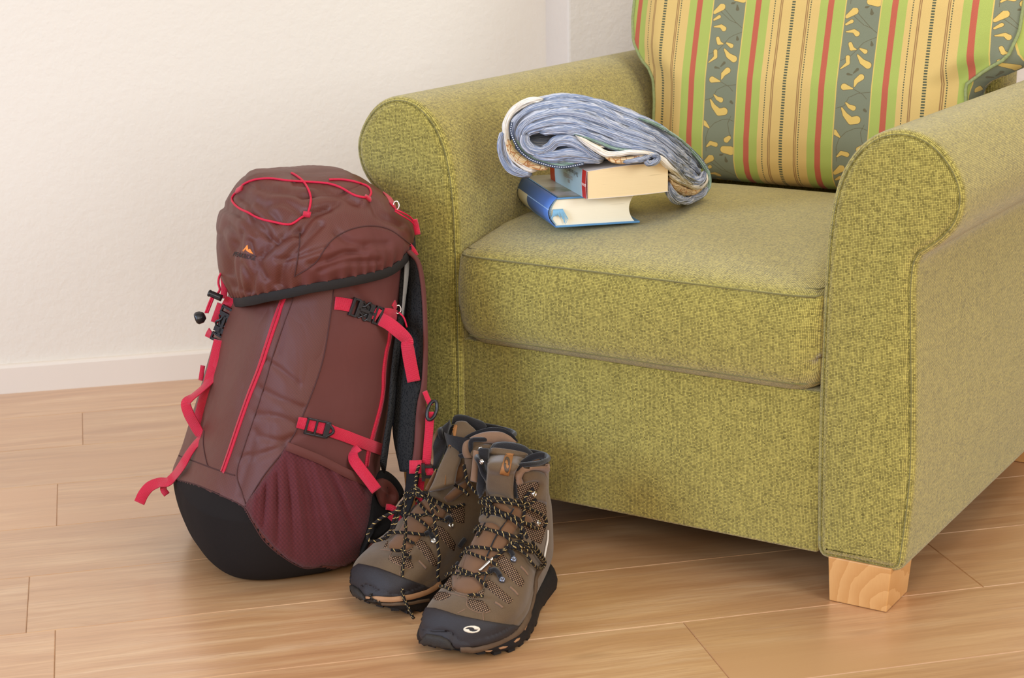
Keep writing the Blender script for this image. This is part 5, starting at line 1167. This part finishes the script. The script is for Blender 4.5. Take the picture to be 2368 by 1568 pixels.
for px in ([(620, 860), (660, 800), (740, 772), (850, 782), (1000, 800), (1150, 826), (1270, 842)], [(700, 795), (860, 832), (1000, 852), (1200, 892), (1300, 922), (1400, 962), (1470, 1010), (1500, 1080), (1470, 1150)], [(615, 1020), (640, 945), (720, 915), (850, 930), (1000, 972), (1120, 1012), (1250, 1080), (1350, 1150), (1440, 1165)],
           [(630, 985), (760, 952), (900, 977), (1050, 1030), (1150, 1062), (1250, 1092), (1330, 1122), (1390, 1110)], [(565, 1290), (610, 1190), (720, 1142), (850, 1170), (960, 1212), (1080, 1270), (1150, 1335)], [(590, 1240), (700, 1192), (800, 1178), (950, 1205), (1100, 1245), (1200, 1285), (1270, 1235)],
           [(640, 640), (700, 702), (800, 782), (900, 862), (1000, 952), (1100, 1052), (1180, 1130), (1250, 1220), (1290, 1320)], [(1395, 660), (1340, 720), (1300, 800), (1290, 950), (1268, 1080), (1250, 1200), (1262, 1310)], [(1420, 800), (1370, 850), (1310, 860)]):
    lace(A5(px), None, .0115 if px[0][1] < 860 and px[0][0] < 750 else .0062)
for px in ([(540, 60), (600, 100), (750, 62), (900, 72), (1080, 102), (1160, 80)], [(490, 200), (540, 130), (620, 115), (700, 132), (850, 190), (960, 240), (1050, 300)], [(425, 285), (520, 302), (640, 372), (760, 430), (850, 512), (910, 572)], [(392, 432), (450, 410), (560, 408), (700, 430), (850, 410), (980, 400)],
           [(350, 572), (400, 582), (465, 622)], [(670, 692), (750, 682), (865, 702)], [(1165, 60), (1130, 100), (1080, 150), (1010, 205)], [(1140, 70), (1220, 20), (1300, -20), (1380, 0), (1450, 60), (1500, 130), (1560, 200), (1590, 240)],
           [(1260, 60), (1330, 110), (1390, 170), (1430, 240), (1490, 295), (1560, 300), (1600, 250), (1580, 170), (1520, 90), (1470, 20), (1440, -20)], [(1280, 20), (1380, 60), (1420, 20), (1470, 60), (1450, 110), (1380, 80)]):
    lace(B5(px), None, .0062)
lace(B5([(1180, 30), (1215, 70), (1250, 40), (1200, 10)]), 20, .007, .0036, 0, 'lace_knot'); lace(B5([(1250, 10), (1290, 60), (1330, 30)]), 16, .008, .0034, 0, 'lace_knot')
lace(B5([(1000, 200), (910, 290), (828, 372)]), 14, .006, .0024, 0, 'lace_tip', M_MET)

# ---- farther boot
r2_, F2, S2, W2_, T2_, L2_ = boot('brown suede hiking boot with dangling laces, behind the nearer boot and beside the backpack', (-.212, 2.272), .70, -1)
pt, lace, rivet, band, slabk = boot_kit(r2_, F2, S2)
pt('toe_cap', C5([(280, 862), (400, 885), (520, 915), (700, 980), (820, 1030), (960, 1080), (1100, 1130), (1215, 1185), (1100, 1240), (950, 1270), (800, 1292), (600, 1300), (450, 1298), (370, 1290), (310, 1210), (230, 1150), (110, 1115), (85, 1080), (95, 1010), (160, 940)]), M_RUB, .0030, 3.5, edge=.0012)
pt('toe_bumper', C5([(105, 1112), (200, 1135), (280, 1175), (330, 1240), (370, 1300), (450, 1350), (580, 1390), (620, 1430), (560, 1480), (400, 1470), (250, 1430), (120, 1385), (85, 1300), (82, 1200)]), M_BUM, .0056, 3.5, edge=.0036)
band('rand', C5([(390, 1305), (520, 1315), (700, 1325), (850, 1310), (1000, 1280), (1150, 1230), (1260, 1170), (1320, 1110)]), .0075, .004, M_TAN, 50, .001)
band('rand', C5([(480, 1360), (600, 1378), (760, 1382), (950, 1372), (1050, 1350), (1180, 1330)]), .0045, .003, M_MID, 40, .001)
for px in ([(660, 795), (720, 765), (830, 770), (920, 790), (970, 850), (985, 920), (900, 910), (780, 870), (690, 835)], [(1000, 610), (1060, 550), (1130, 570), (1210, 680), (1290, 830), (1290, 890), (1240, 890), (1160, 800), (1080, 690)], [(1200, 400), (1260, 360), (1350, 380), (1440, 470), (1530, 600), (1510, 700), (1440, 640), (1330, 520)],
           [(860, 720), (930, 690), (985, 640), (940, 720), (880, 750)], [(630, 600), (660, 560), (640, 650), (600, 660)]):
    pt('mesh_window', C5(px), M_GRD, .0008, 3.5)
band('stitched_slit', C5([(1055, 825), (1100, 870), (1150, 922)]), .0026, .0014, M_SUE2, 12, .0006)
pt('tongue_fabric', C5([(660, 600), (700, 560), (800, 440), (860, 330), (960, 180), (1040, 70), (1200, 0), (1300, 60), (1420, 180), (1380, 260), (1220, 350), (1120, 470), (1050, 560), (980, 640), (860, 700), (740, 690), (670, 660)]), M_TON, .0020, 4.5, puff=.0018)
pt('ankle_mesh', C5([(1430, 190), (1520, 120), (1620, 60), (1650, 180), (1640, 340), (1560, 330), (1490, 270)]), M_GRD, .0010, 4.)
for px in (C5([(560, 680), (700, 700), (680, 780), (780, 870), (940, 930)]), C5([(820, 900), (810, 1025)])): F2(seam('seam', S2, px, .0006, M_SUE2, r2_, 30))
d0 = hd_(S2, 1050, 1130, 2.6); d1 = d0+.045
slabk('tongue_lining', [(x, y, d1+.010) for x, y in D5([(585, 250), (575, 170), (620, 125), (750, 130), (900, 180), (1030, 230), (1075, 300)])], [(x, y, d1+.004) for x, y in D5([(620, 260), (680, 240), (740, 250), (820, 280), (900, 350), (950, 390), (1000, 370)])], .012, M_LIN, 30)
tg2 = slabk('tongue', [(x, y, d1-.0006*(y-980)) for x, y in D5([(600, 250), (560, 400), (500, 600), (420, 780), (340, 960), (280, 1120), (200, 1280)])], [(x, y, d1-.0006*(y-980)) for x, y in D5([(800, 250), (930, 390), (800, 500), (720, 640), (690, 820), (640, 960), (600, 1180)])], .010, M_SUE, 40)
ST2 = Surf([tg2.data]); F2(patch('leather_patch', ST2, D5([(548, 262), (640, 285), (580, 604), (478, 590)]), M_LTH, r2_, .0016, 3.5, .0010))
for pl in swirl(960+553/6.532, 940+440/6.532, 4.2, 14., .16): F2(patch('logo', ST2, pl, M_LOG, r2_, .0026, 2., .0020))
slabk('collar_lining', [(x, y, d1-.004-.0004*(y-980)) for x, y in D5([(530, 240), (430, 290), (340, 380), (280, 520), (262, 680), (270, 850), (290, 930)])], [(x, y, d1-.006-.0004*(y-980)) for x, y in D5([(540, 250), (500, 420), (480, 560), (440, 700), (400, 800), (350, 900), (310, 940)])], .012, M_LIN, 30)
slabk('collar_flap', [(x, y, d1-.006-.0004*(y-980)) for x, y in D5([(370, 340), (290, 460), (230, 560), (218, 640), (240, 700), (270, 880)])], [(x, y, d1-.010-.0004*(y-980)) for x, y in D5([(380, 345), (300, 475), (262, 570), (258, 640), (266, 700), (285, 900)])], .007, M_SUE2, 24)
# puffy collar on the near side
hd2 = hd_(S2, 1130, 1040, 2.6)-.004
slabk('collar_padding', [(x, y, hd2) for x, y in D5([(740, 770), (712, 680), (730, 560), (800, 490), (900, 430), (1050, 385), (1200, 375), (1320, 390), (1430, 450), (1500, 540)])], [(x, y, hd2-.004) for x, y in D5([(880, 770), (840, 700), (840, 610), (900, 570), (980, 560), (1100, 560), (1200, 560), (1300, 540), (1400, 560), (1480, 590)])], .014, M_SUE2, 44)
slabk('collar_lining', [(x, y, hd2+.012) for x, y in D5([(690, 760), (680, 640), (720, 520), (800, 450), (900, 410), (1080, 350), (1200, 338), (1320, 355), (1440, 430), (1530, 540)])], [(x, y, hd2+.008) for x, y in D5([(745, 780), (722, 680), (745, 560), (810, 490), (900, 440), (1080, 385), (1200, 375), (1320, 392), (1430, 455), (1510, 560)])], .010, M_LIN, 44)
slabk('ankle_overlay', [(x, y, hd2-.004) for x, y in D5([(835, 740), (830, 650), (860, 590), (960, 570), (1150, 575)])], [(x, y, hd2-.004) for x, y in D5([(900, 760), (930, 740), (960, 700), (1000, 660), (1150, 640)])], .006, M_SUE, 16)
slabk('ankle_mesh', [(x, y, hd2+.000) for x, y in D5([(742, 780), (750, 900), (775, 1020), (800, 1150), (860, 1280)])], [(x, y, hd2-.002) for x, y in D5([(880, 770), (870, 900), (850, 1020), (850, 1150), (920, 1280)])], .006, M_GRD, 20)
pt('tongue_bulge', D5([(545, 1000), (580, 920), (660, 860), (730, 850), (755, 950), (740, 1060), (690, 1130), (620, 1170), (560, 1120)]), M_TON, .006, 4., puff=.006)
slabk('tongue_side', [(x, y, d0-.010) for x, y in D5([(290, 990), (230, 1100), (150, 1240)])], [(x, y, d0-.012) for x, y in D5([(340, 990), (290, 1100), (220, 1280)])], .010, M_TON, 14)
pt('tongue_side', D5([(425, 1390), (520, 1290), (640, 1180), (770, 1105), (800, 1180), (740, 1300), (620, 1400), (560, 1440), (480, 1450)]), M_TON, .006, 4., puff=.006)
for px in (C5([(1470, 365)]), C5([(1245, 572)])): rivet(*px[0], .0046)
rivet(*D5([(832, 930)])[0], .004); rivet(*D5([(985, 628)])[0], .004)
for px in ([(1390, 320), (1440, 270), (1470, 330)], [(1140, 500), (1190, 470), (1240, 540)], [(1560, 640), (1590, 590), (1630, 540)]): lace(C5(px), 16, .003, .0036, 0, 'lace_loop', M_LIN)
def air(px, ds, r=.00225, n=None, name='lace', mat=None):
    """lace hanging free: px points with forward distances"""
    A = catmull([(x, y, d) for (x, y), d in zip(px, ds)], n or len(px)*9); return F2(tube(name, np.array([at(*p) for p in A]), r, mat or M_LACE, r2_, 8))
db = hd_(S2, 900, 1220, 2.47)
for px in ([(640, 560), (700, 512), (800, 498), (900, 500), (1020, 510), (1130, 522)], [(780, 250) , (900, 250), (1000, 262), (1100, 270), (1180, 250), (1240, 270), (1330, 310), (1380, 325)], [(870, 700), (800, 735), (700, 728)], [(900, 580), (960, 620), (1000, 640)],
           [(1000, 270), (1080, 330), (1160, 400), (1220, 480)], [(1060, 60), (1130, 170), (1200, 250)], [(1200, 30), (1330, 90), (1430, 140), (1540, 130), (1620, 100)], [(1150, 20), (1250, 40), (1350, 130), (1460, 220)], [(860, 780), (930, 800), (930, 840)]):
    lace(C5(px), None, .0062)
air(C5([(870, -60), (880, 60), (872, 200), (885, 350), (885, 480), (865, 620), (862, 760), (850, 900), (840, 1040), (838, 1180), (862, 1310), (920, 1430), (970, 1540), (992, 1570)]), [db-.03]*4+[db-.022, db-.018, db-.022, db-.03, db-.036, db-.042, db-.05, db-.055, db-.058, db-.06], n=150)
air(C5([(1140, 0), (1190, 60), (1225, 160), (1250, 260), (1270, 380), (1290, 500), (1300, 620), (1320, 760), (1315, 880), (1300, 1000), (1320, 1090)]), [db+.02, db+.012, db+.0, db-.004, db-.006, db-.008, db-.01, db-.014, db-.016, db-.016, db-.014], n=110)
air(C5([(800, 120), (760, 180), (640, 230), (540, 290), (450, 370), (395, 470), (400, 540), (450, 572), (540, 555), (620, 530)]), [db-.03, db-.032, db-.034, db-.03, db-.026, db-.022, db-.022, db-.02, db-.016, db-.01], n=90)
air(C5([(840, 60), (780, 160), (740, 260), (700, 400), (660, 500), (620, 540)]), [db-.03, db-.03, db-.028, db-.022, db-.014, db-.008], n=60); air(C5([(860, 40), (800, 180), (770, 300), (720, 420)]), [db-.026]*4, n=40)
air(D5([(205, 650), (140, 690), (95, 780), (55, 900), (20, 1010), (10, 1100), (0, 1180), (-20, 1260)]), [d1-.03]*3+[d1-.05, d1-.06, d1-.07, d1-.08, d1-.09], n=60)
air(D5([(205, 650), (240, 720), (262, 820), (270, 920), (330, 1000), (420, 1090), (520, 1140), (640, 1210), (760, 1290), (800, 1340)]), [d1-.03, d1-.034, d1-.038, d1-.045, d1-.05, d1-.06, d1-.066, d1-.07, d1-.075, d1-.08], n=80)
air(D5([(740, 880), (760, 1000), (790, 1130), (850, 1220), (930, 1310), (1010, 1360)]), [hd2-.02, hd2-.022, hd2-.026, hd2-.03, hd2-.04, hd2-.05], n=50)
kx = D5([(60, 1260), (0, 1210), (-60, 1240), (-40, 1300), (40, 1300), (110, 1290), (180, 1340), (230, 1420), (260, 1500)]); air(kx, [d1-.085]*9, n=80)
air(D5([(-120, 1300), (-60, 1280), (0, 1330), (60, 1280), (20, 1240), (-20, 1290), (60, 1350), (120, 1330), (60, 1290)]), [d1-.088]*9, .0030, 80, 'lace_knot')
air(D5([(-140, 1420), (-150, 1350), (-90, 1390), (-60, 1330), (0, 1310)]), [d1-.088]*5, n=36)
air(D5([(110, 1300), (180, 1310), (230, 1400), (300, 1520), (350, 1600)]), [d1-.086]*5, n=50)
# ------------------------------------------------------------------ scarf draped over the books
def scarf_mat(name, a, b, per=.0016, fig=None):
    n = NT(name); x, y, _ = n.sep(n.uv()); w = n.noise(n.comb(n.M('MULTIPLY', x, 30.), n.M('MULTIPLY', y, 120.)), 1., 3., .6)
    s = n.M('SINE', n.M('MULTIPLY', n.M('ADD', n.M('DIVIDE', y, per), n.M('MULTIPLY', w, 2.4)), 2*pi))
    c = n.mix(n.M('MULTIPLY', sstep(n, -1., 1., s), .8), a, b)
    g = n.noise(n.comb(n.M('MULTIPLY', x, 12.), n.M('MULTIPLY', y, 40.), 4.), 1., 2.); c = n.mix(n.M('MULTIPLY', g, .35), c, a)
    if fig:
        v = n.nd('ShaderNodeTexVoronoi', feature='DISTANCE_TO_EDGE'); n.put(v.inputs['Vector'], n.comb(x, y)); v.inputs['Scale'].default_value = 90.
        c = n.mix(n.M('LESS_THAN', v.outputs[0], .05), c, fig)
    cr = n.noise(n.comb(n.M('MULTIPLY', x, 18.), n.M('MULTIPLY', y, 260.), 2.), 1., 4., .65)
    n.bump(n.M('ADD', n.M('MULTIPLY', cr, 1.6), n.M('MULTIPLY', s, .22)), .85, .0022); return n.fin(c, .9, 0, .15, .15)
M_SB = scarf_mat('pale_blue_crinkled_cotton', lin(142, 152, 174), lin(230, 226, 226)); M_SC = scarf_mat('cream_cotton', lin(240, 226, 204), lin(255, 248, 238), .004)
M_SO = scarf_mat('peach_printed_cotton', lin(232, 196, 140), lin(246, 220, 176), .004, lin(196, 136, 84)); M_SG = scarf_mat('sage_green_cotton', lin(140, 164, 146), lin(190, 204, 190), .003, lin(150, 172, 146))
nh = NT('navy_hem_with_white_stitches'); x, y, _ = nh.sep(nh.uv()); M_SH = nh.fin(nh.mix(nh.M('MULTIPLY', nh.M('LESS_THAN', nh.M('FRACT', nh.M('DIVIDE', x, .0034)), .45), nh.M('LESS_THAN', nh.M('ABSOLUTE', nh.M('SUBTRACT', y, .0)), .0006)), lin(66, 74, 92), lin(232, 232, 230)), .85)
E6 = lambda L: [(1120+X/4.083, 200+Y/4.083) for X, Y in L]
dseat = float((on_z(1590, 466, .482)-CAM)@FWD); dbk = float((on_z(1450, 395, ZS+T1+T2)-CAM)@FWD)
def sd(x): return float(np.interp(x, [1150, 1200, 1300, 1480, 1545, 1590, 1640], [dbk+.035, dbk+.03, dbk+.02, dbk+.02, dbk+.055, dseat-.03, dseat+.0]))
sc_ = empty('scarf', tuple(at(1400, 385, dbk))); tag(sc_, 'crinkled pale blue scarf with cream and peach lining, draped over the books', 'scarf'); invS = Matrix.Translation(-sc_.location)
def fold(name, px, r, mat, off=0., rd=.018, ridges=5, amp=.0022, n=110, lab=None, taper=True, seed=0):
    """flattened tube of gathered cloth; r = half width in picture-pixels/4.083 -> metres at that distance"""
    C = catmull(E6(px), n); R = np.interp(np.linspace(0, 1, n), np.linspace(0, 1, len(r)), r) if hasattr(r, '__len__') else np.full(n, float(r)); R = R/4.083/FPX
    D = np.array([sd(x)+off for x, _ in C]); 
    for _ in range(6): D[1:-1] = (D[:-2]+2*D[1:-1]+D[2:])/4
    P = np.array([at(x, y, d) for (x, y), d in zip(C, D)]); R = R*D; T = np.gradient(P, axis=0); T /= np.linalg.norm(T, axis=1)[:, None]
    V_ = CAM-P; V_ /= np.linalg.norm(V_, axis=1)[:, None]; B = np.cross(T, V_); B /= np.linalg.norm(B, axis=1)[:, None]; N = np.cross(B, T); k = 72; a = np.linspace(0, 2*pi, k, endpoint=False)
    L = np.r_[0, np.cumsum(np.linalg.norm(np.diff(P, axis=0), axis=1))]; S_, A_2 = np.meshgrid(L, a, indexing='ij')
    q = np.stack([S_*14+seed*7.1, np.cos(A_2)*2.2+seed, np.sin(A_2)*2.2], -1); nz = noise3(q, 1.); q2 = np.stack([S_*34+seed, np.cos(A_2)*7, np.sin(A_2)*7], -1); nz2 = noise3(q2, 1.)
    disp = amp*(np.abs(np.sin(A_2*ridges+nz*7+seed))-.6)*1.6+nz2*amp*1.6+amp*.35*np.sin(A_2*23+nz*16); tp = np.ones(n)
    if taper: tp = np.minimum(1, np.minimum(np.arange(n), n-1-np.arange(n))/(n*.05)*.75+.25)
    X = (R*tp)[:, None]*np.cos(A_2)+disp*np.cos(A_2)*tp[:, None]; Y = (np.minimum(rd, R*1.5+.004)*tp)[:, None]*np.sin(A_2)+disp*np.sin(A_2)*1.3
    V = P[:, None, :]+B[:, None, :]*X[..., None]+N[:, None, :]*Y[..., None]
    uv = np.stack([S_, A_2*np.mean(R)*1.1], -1).reshape(-1, 2); o = mesh(name, V.reshape(-1, 3), grid_faces(n, k, False, True)+[tuple(range(k)), tuple(range((n-1)*k, n*k))], mat, sc_, True, uv, recalc=True)
    o.matrix_parent_inverse = invS
    if lab: o['label'] = lab
    return o
# back and filling folds
fold('fold', [(230, 520), (260, 330), (420, 200), (700, 150), (1000, 190), (1350, 320), (1650, 470), (1900, 680), (2040, 860)], [40, 60, 70, 70, 75, 70, 60, 55, 50], M_SB, .045, .03, seed=1)
fold('fold', [(300, 560), (420, 640), (700, 640), (1000, 640), (1300, 640), (1600, 640)], [60, 70, 70, 60, 50, 40], M_SB, .040, .025, seed=2)
fold('fold', [(380, 480), (520, 500), (700, 500), (900, 520)], [40, 70, 70, 40], M_SB, .030, .015, seed=50)
# outer layers of the left turn
fold('fold', [(190, 420), (166, 540), (185, 660), (250, 760), (350, 815), (450, 828)], [26, 34, 40, 42, 36, 24], M_SB, .012, .012, seed=3)
fold('lining', [(560, 122), (420, 140), (290, 215), (215, 330), (205, 450), (225, 570), (290, 680), (400, 755), (500, 792)], [20, 26, 30, 26, 26, 30, 36, 34, 20], M_SC, .004, .010, 3, .0016, lab='cream lining of the scarf', seed=4)
fold('lining', [(222, 500), (250, 590), (320, 670), (420, 728), (520, 760), (610, 772)], [14, 30, 38, 34, 26, 10], M_SO, -.006, .008, 3, .0012, lab='peach printed lining', seed=5)
fold('lining', [(300, 500), (350, 580), (450, 650), (580, 695), (720, 722), (880, 735)], [16, 26, 30, 32, 30, 14], M_SG, -.012, .009, 3, .0012, lab='sage green printed border', seed=6)
def hem(px, w, off, n=90):
    C = catmull(E6(px), n); P = np.array([at(x, y, sd(x)+off) for x, y in C]); V_ = CAM-P; V_ /= np.linalg.norm(V_, axis=1)[:, None]
    for _ in range(3): P[1:-1] = (P[:-2]+2*P[1:-1]+P[2:])/4
    o = ribbon('hem', P, V_, w, .0016, M_SH, sc_); o.matrix_parent_inverse = invS; o['label'] = 'navy hem with white running stitch'
hem([(262, 330), (250, 420), (290, 530), (350, 620), (440, 690), (540, 725), (650, 755), (760, 762), (860, 745), (940, 728)], .0042, -.024)
# main gathered body
B_ = [([(250, 420), (262, 290), (380, 185), (600, 130), (820, 112), (1050, 158), (1300, 248), (1500, 330), (1700, 445), (1900, 612), (2050, 770)], [20, 30, 34, 34, 32, 38, 40, 38, 36, 34, 24], .016),
      ([(285, 490), (310, 340), (440, 240), (650, 190), (850, 190), (1080, 240), (1300, 330), (1500, 415), (1700, 535), (1880, 690), (2040, 830)], [28, 40, 44, 46, 48, 50, 48, 46, 46, 42, 26], .0),
      ([(330, 560), (355, 410), (480, 305), (700, 262), (900, 272), (1100, 335), (1300, 420), (1500, 490), (1690, 605), (1850, 750), (2030, 880)], [26, 42, 50, 54, 54, 54, 50, 48, 46, 44, 26], -.012),
      ([(360, 520), (400, 430), (520, 375), (700, 345), (900, 365), (1100, 430), (1300, 500), (1480, 550), (1660, 625), (1800, 770), (1940, 880), (2050, 880)], [24, 36, 44, 50, 50, 48, 44, 42, 44, 46, 40, 24], -.020),
      ([(520, 430), (700, 410), (880, 420), (1050, 480), (1250, 560), (1450, 590), (1640, 640)], [20, 34, 36, 36, 34, 28, 18], -.026)]
for i, (p_, r_, o_) in enumerate(B_): fold('fold', p_, r_, M_SB, o_, .022, 5, .0026, 150, seed=10+i)
fold('fold', [(400, 440), (385, 520), (440, 590), (540, 610), (620, 570), (680, 520), (800, 510), (920, 560), (1030, 640), (1130, 690)], [30, 40, 44, 36, 34, 40, 46, 44, 36, 18], M_SB, -.024, .018, 5, .0024, seed=20)
fold('fold', [(420, 580), (520, 640), (660, 655), (820, 640), (980, 655), (1120, 695)], [26, 40, 44, 44, 38, 16], M_SB, -.018, .018, 5, .0024, seed=21)
fold('fold', [(500, 655), (640, 690), (800, 695), (960, 700), (1120, 706)], [16, 26, 30, 26, 12], M_SB, -.014, .015, 4, .002, seed=22)
# light bands crossing the front
fold('lining', [(840, 448), (960, 478), (1100, 528), (1250, 580), (1420, 602)], [8, 20, 22, 20, 8], M_SG, -.030, .008, 3, .001, lab='sage green printed border', seed=30)
fold('lining', [(1130, 640), (1210, 690), (1300, 700), (1400, 688), (1500, 668), (1600, 650)], [10, 26, 30, 26, 18, 8], M_SO, -.028, .008, 3, .001, lab='peach printed lining', seed=31)
fold('lining', [(860, 462), (950, 520), (1050, 580), (1150, 638), (1270, 638), (1380, 622), (1520, 628), (1640, 670), (1740, 750), (1850, 850), (1960, 930), (2030, 940)], [8, 20, 26, 26, 20, 20, 22, 24, 30, 34, 26, 12], M_SC, -.036, .010, 3, .0012, 130, lab='cream lining of the scarf', seed=32)
fold('fold', [(1310, 715), (1420, 700), (1500, 680), (1560, 652), (1620, 650)], [8, 20, 22, 22, 16], M_SB, -.038, .008, 4, .0014, seed=33); fold('fold', [(1520, 690), (1545, 722), (1600, 715), (1636, 680), (1615, 650), (1560, 660)], [14, 22, 24, 22, 18, 10], M_SB, -.044, .008, 5, .0016, seed=34)
# right end, hanging to the seat
fold('fold', [(1740, 905), (1752, 985), (1800, 1055), (1880, 1080), (1960, 1060), (2050, 1025), (2105, 960)], [14, 32, 38, 36, 32, 26, 14], M_SB, -.006, .014, 5, .0022, seed=40)
fold('lining', [(1750, 880), (1790, 940), (1880, 985), (1970, 995), (2035, 965)], [10, 34, 38, 32, 12], M_SO, -.016, .008, 3, .001, lab='peach printed lining', seed=41)
fold('lining', [(1745, 830), (1800, 870), (1880, 910), (1970, 950), (2040, 950), (2090, 890), (2085, 800)], [12, 24, 24, 20, 18, 18, 10], M_SC, -.024, .008, 3, .0012, lab='cream lining of the scarf', seed=42)
fold('fold', [(1700, 640), (1780, 720), (1880, 830), (1980, 895), (2050, 880), (2080, 800)], [22, 44, 50, 40, 30, 14], M_SB, -.034, .014, 6, .0026, seed=43)
fold('lining', [(1450, 296), (1640, 372), (1820, 490), (1960, 610), (2070, 740), (2118, 860), (2112, 960), (2040, 1028), (1930, 1048)], [8, 12, 16, 18, 20, 20, 20, 16, 8], M_SG, -.004, .008, 3, .001, 120, lab='sage green printed border', seed=44)
hem([(1700, 410), (1830, 490), (1960, 596), (2060, 700), (2115, 790)], .0030, -.012, 60)
